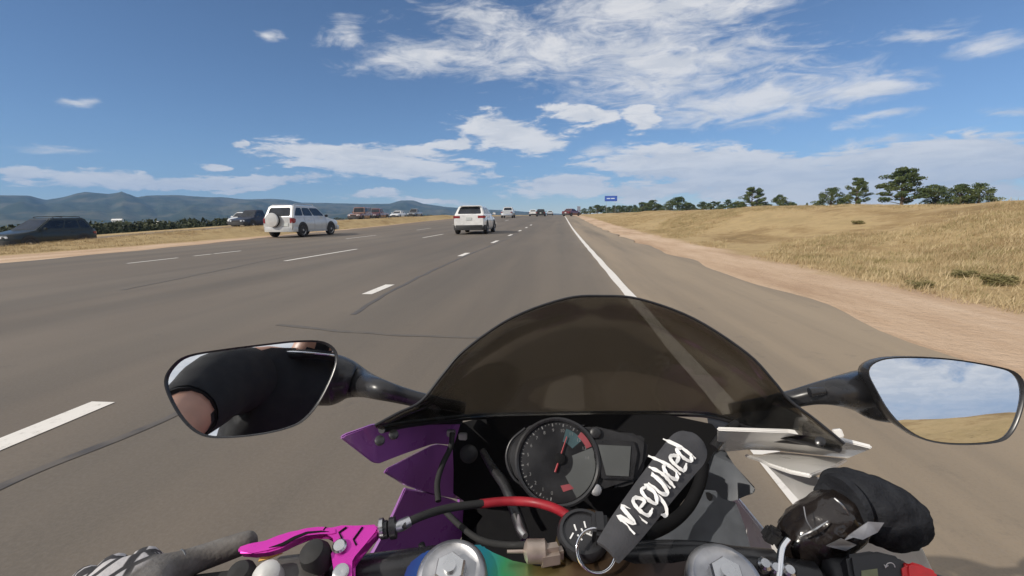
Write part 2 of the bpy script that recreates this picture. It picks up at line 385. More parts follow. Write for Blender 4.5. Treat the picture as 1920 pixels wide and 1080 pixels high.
def add_lathe(bm, c, axis, prof, seg=28):
    """prof: (radius, height along axis)"""
    d, u, v = frame_of(axis); c = Vector(c); rings = []
    for r, h in prof:
        rings.append([bm.verts.new(c + d * h + (u * math.cos(a) + v * math.sin(a)) * r) for a in (2 * math.pi * k / seg for k in range(seg))])
    for a, b in zip(rings, rings[1:]):
        for k in range(seg): bm.faces.new((a[k], a[(k + 1) % seg], b[(k + 1) % seg], b[k]))
    bm.faces.new(rings[0][::-1]); bm.faces.new(rings[-1])
def lathe(name, c, axis, prof, m, parent=None, seg=28, sharp=40):
    bm = bmesh.new(); add_lathe(bm, c, axis, prof, seg); return bmobj(name, bm, m, parent, True, sharp)
def add_box(bm, c, size, rot=None):
    r = bmesh.ops.create_cube(bm, size=1.0); mt = Matrix.Translation(c) @ (rot.to_4x4() if rot else Matrix.Identity(4)) @ Matrix.Diagonal((*size, 1))
    bmesh.ops.transform(bm, matrix=mt, verts=r['verts']); return r['verts']
def box(name, c, size, m, parent=None, rot=None, bev=0.0, seg=2):
    bm = bmesh.new(); add_box(bm, c, size, rot)
    if bev: bmesh.ops.bevel(bm, geom=bm.edges[:], offset=bev, segments=seg, affect='EDGES')
    return bmobj(name, bm, m, parent, bool(bev), 40)
def plate(name, pts, thick, m, parent=None, bev=0.0, away=None, smooth_pts=0):
    """closed outline of 3D points (roughly planar), given a thickness away from the viewer side"""
    pts = [Vector(p) for p in pts]
    if smooth_pts:
        loop = pts + pts[:3]; out = []
        k = len(pts)
        for i in range(k):
            a, b, c, d = pts[i - 1], pts[i], pts[(i + 1) % k], pts[(i + 2) % k]
            for s in range(smooth_pts):
                t = s / smooth_pts
                out.append(.5 * ((2 * b) + (c - a) * t + (2 * a - 5 * b + 4 * c - d) * t * t + (3 * b - a - 3 * c + d) * t ** 3))
        pts = out
    nrm = Vector((0, 0, 0))
    for a, b in zip(pts, pts[1:] + pts[:1]): nrm += a.cross(b)
    nrm.normalize(); cen = sum(pts, Vector()) / len(pts)
    vw = away if away is not None else (cen - Vector(CPOS))
    if nrm.dot(vw) < 0: nrm = -nrm
    bm = bmesh.new()
    f = [bm.verts.new(p) for p in pts]; g = [bm.verts.new(p + nrm * thick) for p in pts]
    bm.faces.new(f); bm.faces.new(g[::-1])
    for i in range(len(pts)):
        j = (i + 1) % len(pts); bm.faces.new((f[j], f[i], g[i], g[j]))
    if bev: bmesh.ops.bevel(bm, geom=bm.edges[:], offset=bev, segments=2, affect='EDGES')
    bmesh.ops.triangulate(bm, faces=[x for x in bm.faces if len(x.verts) > 4])
    return bmobj(name, bm, m, parent, bool(bev), 35)
def patch(name, rows, nu, nv, thick, m, parent=None, sharp=None):
    """smooth sheet through a net of control points, with a real thickness"""
    rr = [crom(r, nu) for r in rows]
    cols = [crom([r[i] for r in rr], nv) for i in range(nu + 1)]
    V = [cols[i][j] for j in range(nv + 1) for i in range(nu + 1)]
    F = [(j * (nu + 1) + i, j * (nu + 1) + i + 1, (j + 1) * (nu + 1) + i + 1, (j + 1) * (nu + 1) + i) for j in range(nv) for i in range(nu)]
    bm = bmesh.new(); vs = [bm.verts.new(v) for v in V]
    for f in F: bm.faces.new([vs[k] for k in f])
    bm.normal_update()
    bmesh.ops.solidify(bm, geom=bm.faces[:], thickness=thick)
    return bmobj(name, bm, m, parent, True, sharp or 50)
def plane_pt(px, py, p0, n):
    r = Vector(ray(px, py)); c = Vector(CPOS); return c + r * ((Vector(p0) - c).dot(n) / r.dot(n))
def skin(name, verts, edges, radii, m, parent=None, sub=2, root=0):
    me = bpy.data.meshes.new(name + '_base'); me.from_pydata([tuple(v) for v in verts], edges, []); me.update()
    o = bpy.data.objects.new(name + '_base', me); COL.objects.link(o)
    o.modifiers.new('s', 'SKIN'); sd = o.modifiers.new('d', 'SUBSURF'); sd.levels = sub; sd.render_levels = sub
    sv = me.skin_vertices[0].data
    for i, r in enumerate(radii):
        sv[i].radius = r if isinstance(r, (tuple, list)) else (r, r)
        sv[i].use_root = (i == root)
    dg = bpy.context.evaluated_depsgraph_get(); dg.update()
    me2 = bpy.data.meshes.new_from_object(o.evaluated_get(dg))
    bpy.data.objects.remove(o); bpy.data.meshes.remove(me)
    me2.materials.clear()
    return link(name, me2, m, parent, True)
def text_mesh(name, s, size, mtx, m, parent):
    cu = bpy.data.curves.new('t', 'FONT'); cu.body = s; cu.size = size; cu.align_x = 'CENTER'; cu.align_y = 'CENTER'; cu.extrude = .0001
    o = bpy.data.objects.new('t', cu); COL.objects.link(o)
    dg = bpy.context.evaluated_depsgraph_get(); me = bpy.data.meshes.new_from_object(o.evaluated_get(dg))
    bpy.data.objects.remove(o); bpy.data.curves.remove(cu)
    me.transform(mtx); me.materials.clear(); return link(name, me, m, parent)
def sstep(a, b, x):
    t = min(1, max(0, (x - a) / (b - a))); return t * t * (3 - 2 * t)
def interp(x, xs, ys): return float(np.interp(x, xs, ys))

# ------------------------------------------------------------------ terrain
def curve_tab(xs, ys):
    pts = crom([(x, y, 0) for x, y in zip(xs, ys)], 400)
    X = np.array([p.x for p in pts]); Yv = np.array([p.y for p in pts]); o = np.argsort(X)
    return lambda v: np.interp(v, X[o], Yv[o])
z_road = curve_tab([-80, 0, 22, 40, 60, 85, 120, 200, 500], [0, 0, 0, .12, .42, .76, .94, 1.01, 1.02])
z_opp = curve_tab([-80, 0, 20, 27, 42, 69, 110, 200, 500], [-.5, -.5, -.47, -.42, .06, .70, .92, 1.0, 1.0])
def edge_left(y): return np.interp(y, [-100, 8, 16, 30, 60, 5000], [-14.7, -14.7, -15.7, -18.0, -18.6, -18.6])
_ph = np.random.default_rng(3)
_waves = [(_ph.uniform(-1, 1) * k, _ph.uniform(-1, 1) * k, _ph.uniform(0, 6.28), 1 / k ** .8) for k in (.35, .5, .8, 1.1, 1.6, 2.3, 3.1, 4.2) for _ in range(3)]
def rough_noise(x, y):
    s = 0
    for a, b, p, w in _waves: s = s + w * np.sin(a * x + b * y + p)
    return s / 6.0
def ss(a, b, x):
    t = np.clip((x - a) / (b - a), 0, 1); return t * t * (3 - 2 * t)
def ground_z(x, y):
    x = np.asarray(x, float); y = np.asarray(y, float)
    zr = z_road(y); zo = z_opp(y)
    nz = rough_noise(x, y)
    base = zr - .035
    ridge = np.maximum(1.30, zr + .33)
    t = ss(4.9, 14.0, x) ** 1.15
    right = base * (1 - t) + ridge * t + nz * .10 * ss(4.8, 8, x)
    right = right - .25 * ss(16, 40, x)
    crest = zr + np.interp(y, [-100, 8, 14, 18, 22, 30, 45, 70, 110], [0, 0, .02, .08, .27, .50, .62, .56, .30]) + nz * .04
    lt = ss(-20.0, -21.8, x); left = base * (1 - lt) + crest * lt
    l2 = ss(-23.2, -26.0, x); left = left * (1 - l2) + (zo - .05) * l2
    l3 = ss(-40, -70, x); left = left * (1 - l3) + (zo - 2.4) * l3
    left = left - 11 * ss(-60, -420, x)
    return np.where(x > -17, right, left)
def geo(a, b, n, first):
    r = 1.02
    for _ in range(200):
        s = first * (r ** n - 1) / (r - 1)
        if s < b - a: r *= 1.01
        else: break
    out = [a]; st = first
    for _ in range(n): out.append(out[-1] + st); st *= r
    out[-1] = b
    return out
XS = sorted(set([round(v, 3) for v in np.arange(-30, 3.01, 1.0)] + [round(v, 3) for v in np.arange(3, 18.1, .3)]))
XS = [-v for v in geo(30, 6600, 26, 1.6)][::-1][:-1] + XS + geo(18.1, 6600, 26, 1.0)[1:]
YS = [-v for v in geo(40, 6600, 16, 4)][::-1][:-1] + [round(v, 3) for v in np.arange(-40, -4, 2)] + [round(v, 3) for v in np.arange(-4, 40, .4)] + [round(v, 3) for v in np.arange(40, 120, 2)] + geo(120, 6600, 34, 3)
def sheet(name, xs, ys, zf, m):
    X, Yg = np.meshgrid(xs, ys); Z = zf(X, Yg)
    V = np.stack([X, Yg, Z], -1).reshape(-1, 3); nx = len(xs)
    F = [(j * nx + i, j * nx + i + 1, (j + 1) * nx + i + 1, (j + 1) * nx + i) for j in range(len(ys) - 1) for i in range(nx - 1)]
    return obj(name, V.tolist(), F, m, None, True)
tag(sheet('ground', XS, YS, ground_z, M_GROUND), kind='structure')
RY = [y for y in YS if -60 <= y <= 1500]
def ribbon(name, xl, xr, ys, zf, m, lift=0.0, cols=2, parent=None):
    V = []; F = []
    for y in ys:
        a, b = xl(y), xr(y)
        for k in range(cols): V.append((a + (b - a) * k / (cols - 1), y, float(zf(y)) + lift))
    for j in range(len(ys) - 1):
        for k in range(cols - 1):
            i = j * cols + k; F.append((i, i + 1, i + cols + 1, i + cols))
    return obj(name, V, F, m, parent, True)
def edge_right(y): return 3.0 + .10 * math.sin(y * 1.3) + .05 * math.sin(y * 2.3 + 1)
highway = tag(ribbon('highway', lambda y: float(edge_left(y)) + .1 * math.sin(y * 1.7), edge_right, RY, z_road, M_ASPH, 0, 12), kind='structure')
tag(ribbon('opposite_carriageway', lambda y: -38.0, lambda y: -26.4, RY, z_opp, M_ASPH, .012, 8), kind='structure')

def road_y(y0, y1, st=.4):
    n = max(2, int(math.ceil((y1 - y0) / st)) + 1); return [y0 + (y1 - y0) * i / (n - 1) for i in range(n)]
ribbon('edge_line', lambda y: .87 + .006 * math.sin(3 * y), lambda y: 1.0 + .006 * math.sin(2.3 * y + 1), [y for y in RY if y < 420], z_road, M_LINE, .004, 2, highway)
def dash(x, y0, y1, w): ribbon('lane_dash', lambda y: x - w / 2, lambda y: x + w / 2, road_y(y0, y1), z_road, M_LINE, .004, 2, highway)
for y0, y1 in [(-10.5, -9.6), (-4.4, -3.5), (1.42, 2.36), (6.2, 7.12), (12.4, 13.5), (18.5, 20.2), (24.6, 26.3), (30.8, 32.6), (37, 38.8), (43, 45)]: dash(-2.74, y0, y1, .155)
for y0, y1 in [(-1.0, 3.2), (11.2, 15.5), (23.4, 27.6), (35.6, 39.8), (48, 52), (60, 64)]: dash(-7.1, y0, y1, .115)
for y0, y1 in [(-1.2, 3.0), (10.7, 12.3), (12.9, 13.6), (13.7, 15.0), (23, 27), (35, 39), (47, 51)]: dash(-11.1, y0, y1, .10)
M_SEAL2 = mat('worn_sealant', (.10, .086, .072), .7, scale=9, col2=(.13, .112, .092))
def seal(pts, w, m=None):
    pts = crom(pts, len(pts) * 14)
    ys = pts; V = []; F = []
    for i, p in enumerate(pts):
        d = (pts[min(i + 1, len(pts) - 1)] - pts[max(i - 1, 0)]).normalized(); nrm = Vector((-d.y, d.x, 0))
        ww = w * (.7 + .6 * abs(mnoise.noise(p * 1.7))) * .5
        j = mnoise.noise(p * 2.3 + Vector((7, 3, 1))) * .03
        for s in (-1, 1):
            q = p + nrm * (ww * s + j); V.append((q.x, q.y, float(z_road(q.y)) + .003))
    for i in range(len(pts) - 1): F.append((2 * i, 2 * i + 1, 2 * i + 3, 2 * i + 2))
    obj('crack_seal', V, F, m or M_SEAL, highway)
seal([(-2.28, 1.2, 0), (-2.3, 1.6, 0), (-2.15, 2.2, 0), (-2.2, 2.6, 0)], .07)
seal([(-2.33, 4.86, 0), (-2.42, 5.6, 0), (-2.52, 7.3, 0), (-2.58, 9.6, 0), (-2.6, 12.4, 0), (-2.55, 16, 0), (-2.5, 21, 0), (-2.5, 27, 0)], .085)
seal([(-6.9, 6.5, 0), (-7.3, 9, 0), (-7.9, 12.7, 0), (-8.0, 17, 0)], .09, M_SEAL2)
seal([(-2.9, 4.35, 0), (-2.2, 4.15, 0), (-1.6, 4.02, 0), (-.9, 3.95, 0), (-.5, 3.93, 0)], .07, M_SEAL2)
seal([(-4.3, 2.2, 0), (-3.4, 1.95, 0), (-2.9, 1.9, 0)], .02)

# mountains far to the left, a real height field
def mountains():
    px = [-2600, -1500, -900, -500, -250, -100, 0, 55, 85, 120, 160, 205, 228, 255, 275, 340, 415, 460, 510, 540, 565, 620, 700, 730, 752, 775, 792, 830, 870, 940, 1000, 1050, 1150, 1300]
    py = [330, 345, 340, 352, 358, 366, 366, 367, 375, 370, 360, 364, 360, 371, 367, 367, 371, 374, 373, 375, 380, 381, 383, 382, 376, 376, 382, 387, 391, 394, 398, 401, 402, 404]
    az = []; el = []
    for x, y in zip(px, py):
        r = ray(x, y); az.append(math.atan2(r[0], r[1])); el.append(r[2] / math.hypot(r[0], r[1]))
    A = np.linspace(az[0], az[-1], 420); E = np.interp(A, az, el)
    ra = np.concatenate([np.linspace(2300, 4800, 26), np.linspace(4950, 6400, 8)])
    V = []
    for j, r in enumerate(ra):
        for i, a in enumerate(A):
            top = 4800 * max(E[i], -.004) + 1.08
            if r <= 4800:
                t = (r - 2300) / 2500; s = t * t * (3 - 2 * t) * .75 + t * .25
            else: t = 1 - (r - 4800) / 1600; s = max(0, t)
            n = mnoise.fractal(Vector((a * 22, r * .0016, 3.0)), .9, 2.1, 5)
            z = -16 + (top + 16) * s + n * 70 * max(0, min(1, top / 150)) * s * (1 - min(1, s)) * 2.2
            if r == 4800: z += n * 3
            V.append((r * math.sin(a), r * math.cos(a), z))
    n = len(A)
    F = [(j * n + i, j * n + i + 1, (j + 1) * n + i + 1, (j + 1) * n + i) for j in range(len(ra) - 1) for i in range(n - 1)]
    m = bpy.data.materials.new('mountain_forest'); m.use_nodes = True; T = m.node_tree; b = T.nodes['Principled BSDF']
    g = nd(T, 'ShaderNodeTexCoord').outputs['Object']
    c = mixc(T, smooth(T, noise_at(T, g, .004, 7, .65), .42, .62), (.045, .055, .03), (.105, .10, .062))
    lk(T, c, b.inputs['Base Color']); b.inputs['Roughness'].default_value = 1; b.inputs['Specular IOR Level'].default_value = 0
    tag(obj('mountains', V, F, m, None, True), kind='structure')
mountains()

# ------------------------------------------------------------------ grass, scrub and trees
def blades(name, cx, cy, per, h0, h1, spread, m, seed):
    g = np.random.default_rng(seed); n = len(cx) * per
    hs = np.repeat(g.uniform(h0, h1, len(cx)), per) * g.uniform(.55, 1.1, n)
    x = np.repeat(cx, per) + g.normal(0, spread, n); y = np.repeat(cy, per) + g.normal(0, spread, n)
    z = ground_z(x, y) - .01
    a = g.uniform(0, 2 * np.pi, n); w = hs * g.uniform(.02, .05, n) + .0025
    lean = g.normal(0, .45, (n, 2)) * hs[:, None]; lean[:, 0] += .15 * hs
    p0 = np.stack([x - np.cos(a) * w, y - np.sin(a) * w, z], -1); p1 = np.stack([x + np.cos(a) * w, y + np.sin(a) * w, z], -1)
    p2 = np.stack([x + lean[:, 0], y + lean[:, 1], z + hs], -1)
    V = np.stack([p0, p1, p2], 1).reshape(-1, 3).astype(np.float32)
    me = bpy.data.meshes.new(name); me.vertices.add(3 * n); me.vertices.foreach_set('co', V.ravel())
    me.loops.add(3 * n); me.loops.foreach_set('vertex_index', np.arange(3 * n, dtype=np.int32))
    me.polygons.add(n); me.polygons.foreach_set('loop_start', np.arange(0, 3 * n, 3, dtype=np.int32))
    me.update(); return link(name, me, m)
g = np.random.default_rng(11)
def clump_field(n, x0, x1, y0, y1, thr):
    x = g.uniform(x0, x1, n); y = y0 + (y1 - y0) * g.uniform(0, 1, n) ** 1.5
    k = rough_noise(x * 1.7 + 9, y * 1.1) + g.normal(0, .22, n) > thr
    return x[k], y[k]
cx, cy = clump_field(48000, 4.9, 17.5, 0, 75, -.08)
tag(blades('dry_grass', cx, cy, 12, .04, .15, .08, M_STRAW, 5), 'pale dry grass covering the bank right of the road', 'grass', kind='stuff')
cx, cy = clump_field(15000, 5.3, 15, 2, 40, .06)
tag(blades('green_grass', cx, cy, 12, .04, .12, .10, M_STRAW2, 6), 'greenish tufts among the dry grass on the right bank', 'grass', kind='stuff')
cx, cy = clump_field(7000, -23.5, -19.4, 6, 90, -.3)
tag(blades('verge_grass', cx, cy, 12, .04, .14, .10, M_STRAW, 8), 'dry grass along the strip between the two carriageways', 'grass', kind='stuff')

def leaf_cloud(centres, per, leaf, seed):
    gg = np.random.default_rng(seed); V = []; 
    for c, r in centres:
        d = gg.normal(size=(per, 3)); d /= np.linalg.norm(d, axis=1)[:, None]
        p = np.array(c) + d * (np.array(r) * gg.uniform(.35, 1.0, (per, 1)) ** .6)
        a = gg.normal(size=(per, 3)); a /= np.linalg.norm(a, axis=1)[:, None]
        b = np.cross(a, gg.normal(size=(per, 3))); b /= np.linalg.norm(b, axis=1)[:, None]
        s = leaf * gg.uniform(.6, 1.4, (per, 1))
        V.append(np.stack([p + a * s, p + b * s * .6, p - a * s, p - b * s * .6], 1).reshape(-1, 3))
    V = np.concatenate(V).astype(np.float32); n = len(V) // 4
    me = bpy.data.meshes.new('crown'); me.vertices.add(len(V)); me.vertices.foreach_set('co', V.ravel())
    me.loops.add(4 * n); me.loops.foreach_set('vertex_index', np.arange(4 * n, dtype=np.int32))
    me.polygons.add(n); me.polygons.foreach_set('loop_start', np.arange(0, 4 * n, 4, dtype=np.int32)); me.update()
    return me
TREE = {}
def tree_meshes(kind, seed):
    """unit-height tree: trunk + limbs mesh and crown mesh"""
    if (kind, seed) in TREE: return TREE[(kind, seed)]
    r = random.Random(seed * 13 + len(kind)); bm = bmesh.new(); cl = []
    if kind == 'pine':        # ponderosa: bare lower trunk, flat irregular plates of needles
        add_tube(bm, [(0, 0, -.03), (.01, 0, .3), (-.01, .01, .6), (.0, 0, .93)], [.028, .022, .015, .004], 8, True, 10)
        for i in range(26):
            z = .16 + .78 * i / 25 + r.uniform(-.03, .03); a = i * 2.4 + r.uniform(-.5, .5)
            L = (.40 * (1 - (max(0, z - .25) / .80) ** 2.4) + .06) * r.uniform(.65, 1.15)
            e = Vector((math.cos(a) * L, math.sin(a) * L, z + L * .22))
            add_tube(bm, [(0, 0, z - .03), tuple(e * .6 + Vector((0, 0, z * .4 - .02))), tuple(e)], [.010, .007, .003], 5, True)
            for k in range(4):
                f = r.uniform(.45, 1.08); q = (e.x * f, e.y * f, z + L * .22 * f + r.uniform(-.01, .03))
                cl.append((q, (.10 * r.uniform(.7, 1.2), .10 * r.uniform(.7, 1.2), .055 * r.uniform(.7, 1.3))))
        cl.append(((0, 0, .95), (.08, .08, .05))); leaf, per = .019, 70
    elif kind == 'round':     # dense low-branched pine or oak, domed
        add_tube(bm, [(0, 0, -.03), (.01, .01, .25), (0, 0, .7)], [.035, .026, .008], 8, True, 6)
        for i in range(38):
            u = r.uniform(.0, 1); a = r.uniform(0, 6.28); z = .10 + .78 * u
            L = .42 * math.sqrt(max(.05, 1 - (u * 1.02) ** 2.2)) * r.uniform(.55, 1.05)
            e = (math.cos(a) * L, math.sin(a) * L, z)
            add_tube(bm, [(0, 0, z * .7), e], [.010, .003], 5, True)
            cl.append((e, (.13 * r.uniform(.7, 1.2),) * 2 + (.10 * r.uniform(.7, 1.2),)))
        cl.append(((0, 0, .88), (.13, .13, .09))); cl.append(((0, 0, .5), (.2, .2, .25))); leaf, per = .022, 120
    else:                     # young conical conifer
        add_tube(bm, [(0, 0, -.03), (0, 0, .95)], [.026, .004], 8, True, 4)
        for i in range(30):
            z = .12 + .84 * i / 29; a = i * 2.4; L = .25 * (1 - (i / 30) ** 1.2) * r.uniform(.7, 1.15) + .015
            e = (math.cos(a) * L, math.sin(a) * L, z - L * .1)
            add_tube(bm, [(0, 0, z), e], [.006, .002], 4, True)
            cl.append(((e[0] * .7, e[1] * .7, e[2]), (.075, .075, .05))); cl.append((e, (.05, .05, .035)))
        leaf, per = .018, 45
    bmesh.ops.recalc_face_normals(bm, faces=bm.faces); me = bpy.data.meshes.new('trunk'); bm.to_mesh(me); bm.free(); me.materials.append(M_BARK)
    me.polygons.foreach_set('use_smooth', [True] * len(me.polygons))
    cr = leaf_cloud(cl, per, leaf, seed + 40); cr.materials.append(M_PINE)
    TREE[(kind, seed)] = (me, cr); return me, cr
def hor(px): return 403 - .014 * (px - 1050)
def tree(kind, seed, px, top, Y, label, group=None, wide=1.0, rz=0):
    p = at_y(px, hor(px), Y); z0 = float(ground_z(p.x, Y)) - .05
    a = hor(px) - top; r = ray(px, top); ht = CAMH + r[2] / r[1] * Y - z0
    e = empty('pine_tree', (p.x, Y, z0), rz); e.scale = (ht * wide, ht * wide, ht)
    tag(e, label, 'tree', group)
    a, b = tree_meshes(kind, seed)
    for nm, me in (('trunk', a), ('crown', b)):
        o = bpy.data.objects.new(nm, me); COL.objects.link(o); o.parent = e
    return e
GT = 'pines on the ridge right of the road'
tree('pine', 1, 1688, 317, 100, 'large spreading pine, tallest on the right-hand ridge', GT, 1.30, .4)
tree('round', 2, 1557, 350, 104, 'wide rounded dark pine left of the tallest spreading pine', GT, 1.45, 1)
tree('pine', 3, 1604, 335, 98, 'slim upright pine between the rounded pine and the tallest pine', GT, .80, 2)
tree('round', 4, 1757, 346, 102, 'low dark pine just right of the tallest spreading pine', GT, 1.3, 0)
tree('round', 5, 1798, 342, 100, 'rounded pine, left one of the pair near the right end of the ridge', GT, 1.2, 3)
tree('round', 2, 1832, 341, 101, 'rounded pine, right one of the pair near the right end of the ridge', GT, 1.3, 4)
tree('pine', 6, 1409, 352, 150, 'tall pine with a narrow top standing above low bushes on the ridge', GT, 1.05, 1)
tree('round', 7, 1425, 372, 152, 'low bushy pine at the right foot of the narrow-topped tall pine', GT, 1.6, 0)
tree('round', 4, 1461, 363, 148, 'rounded pine standing alone between two gaps in the ridge line', GT, 1.25, 5)
tree('round', 5, 1484, 378, 150, 'small low pine right of the lone rounded pine', GT, 1.3, 2)
tree('cone', 8, 1512, 380, 130, 'smallest pine in the gap left of the wide rounded pine', GT, 1.1, 0)
tree('round', 7, 1391, 377, 155, 'low bushy pine at the left foot of the narrow-topped tall pine', GT, 1.2, 2)
for i, (px, top) in enumerate([(1095, 391), (1107, 388), (1120, 384), (1131, 387), (1142, 388), (1151, 386), (1160, 385), (1170, 387), (1180, 386), (1190, 385),
                               (1204, 379), (1213, 382), (1222, 375), (1236, 384), (1250, 382), (1270, 369), (1289, 380), (1300, 385), (1317, 378), (1338, 379), (1352, 384), (1364, 375), (1378, 379)]):
    tree(['round', 'cone', 'round', 'pine'][i % 4] if px != 1270 else 'round', [2, 8, 5, 3, 7, 9, 4][i % 7], px, top - 1, 330 - (px - 1095) * .45 + (i * 37 % 23), {1095: 'leftmost tiny pine of the distant tree line beside the small dark sign', 1222: 'taller pine in the distant tree line just right of the blue sign', 1270: 'tallest rounded pine in the distant tree line', 1317: 'rounded pine with gaps on both sides in the distant tree line', 1364: 'rightmost taller pine of the distant tree line'}.get(px, 'small distant pine in the dark tree line right of the highway'), 'distant pine row', 1.7 if i % 4 != 1 else 2.3, i * 1.7)

def shrub(px, py, sz, label, seed):
    r = ray(px, py); p = Vector(CPOS) + Vector(r) * 4
    for k in range(400):
        p = Vector(CPOS) + Vector(r) * (4 + k * .05)
        if p.z < float(ground_z(p.x, p.y)): break
    e = empty('shrub', (p.x, p.y, float(ground_z(p.x, p.y)) - .02)); e.scale = (sz, sz, sz * .55); tag(e, label, 'shrub', 'low shrubs in the dry grass')
    rr = random.Random(seed); cl = []; bm = bmesh.new()
    for k in range(16):
        a = rr.uniform(0, 6.28); l = rr.uniform(.1, .5); q = (math.cos(a) * l, math.sin(a) * l, rr.uniform(.15, .6))
        cl.append((q, (.22, .22, .16))); add_tube(bm, [(0, 0, 0), q], [.02, .006], 5)
    bmobj('stem', bm, M_BARK, e); me = leaf_cloud(cl, 170, .035, seed); link('foliage', me, M_STRAW2, e)
shrub(1872, 534, .42, 'largest greenish shrub in the dry grass at the right edge', 3)
shrub(1800, 520, .34, 'low greenish shrub left of the largest roadside shrub', 4)
shrub(1722, 540, .32, 'small dark shrub where the grass meets the bare soil', 5)
shrub(1610, 420, .36, 'small shrub high on the right bank below the slim pine', 6)
def far_woods():
    gg = random.Random(21); cl = []
    for _ in range(700):
        a = R(gg.uniform(-78, -14)); r = 120 * (9 ** gg.random()); x = r * math.sin(a); y = r * math.cos(a)
        if x > -75: continue
        z = float(ground_z(x, y)); s = gg.uniform(.9, 1.7) * (1 + r / 900)
        cl.append(((x, y, z + s * .8), (s * 1.5, s * 1.5, s)))
    me = leaf_cloud(cl, 170, .42, 77); o = link('far_woods', me, M_WOOD)
    tag(o, 'dark band of far woods below the mountains', 'woods', kind='stuff')
far_woods()

# ------------------------------------------------------------------ far houses and signs
def house(px, py, Y, w, label, rz):
    p = at_y(px, py, Y); z0 = float(ground_z(p.x, Y)) - .1
    e = empty('house', (p.x, Y, z0), rz); tag(e, label, 'house', 'houses in the valley')
    h = p.z - z0
    box('wall', (0, 0, h * .5), (w, w * .6, h), M_PLASTER, e)
    a, b = w / 2 + .4, w * .3 + .4; t = h + w * .18
    obj('roof', [(-a, -b, h), (a, -b, h), (a, b, h), (-a, b, h), (-a, 0, t), (a, 0, t)], [(0, 1, 5, 4), (2, 3, 4, 5), (0, 4, 3), (1, 2, 5), (3, 2, 1, 0)], M_PLASTER, e)
    for k in (-.3, 0, .3): box('window', (w * k, -w * .3 - .02, h * .55), (w * .12, .06, h * .3), M_GLASS, e)
    box('door', (w * .42, -w * .3 - .02, h * .3), (w * .08, .06, h * .6), M_TRIM, e)
house(220, 413, 420, 8, 'small white house in the valley right of the black oncoming vehicle', .4)
house(296, 417, 420, 6, 'smaller white house in the valley further right, half hidden by woods', -.3)

def sign(name, label, pl, pt, pr, pb, Y, mface, posts, blocks):
    a = at_y(pl, pt, Y); b = at_y(pr, pb, Y); cx_ = (a.x + b.x) / 2; g0 = float(ground_z(cx_, Y))
    e = empty(name, (cx_, Y, g0)); tag(e, label, 'sign')
    w = abs(b.x - a.x); zt, zb = a.z - g0, b.z - g0
    box('panel', (0, 0, (zt + zb) / 2), (w, .04, zt - zb), mface, e, bev=.012)
    box('border', (0, .028, (zt + zb) / 2), (w + .06, .014, zt - zb + .06), M_GALV, e)
    for k in posts: tube('post', [(w * k, .05, -.3), (w * k, .05, zt - .05)], .028, M_GALV, e, 8)
    for (u0, u1, v0, v1) in blocks:
        box('printed_panel', (w * (u0 + u1) / 2, -.024, zb + (zt - zb) * (v0 + v1) / 2), (w * (u1 - u0), .006, (zt - zb) * (v1 - v0)), M_SIGNW, e)
sign('blue_road_sign', 'wide blue sign panel standing above the tree line right of the road', 1134, 367.5, 1157, 377, 110, M_SIGNB, (-.36, .36), [(-.34, -.06, .42, .6), (.0, .30, .42, .6)])
sign('small_road_sign', 'small dark sign on one post at the far right roadside', 1082.5, 387, 1088, 396, 110, M_SIGNBACK, (0,), [])

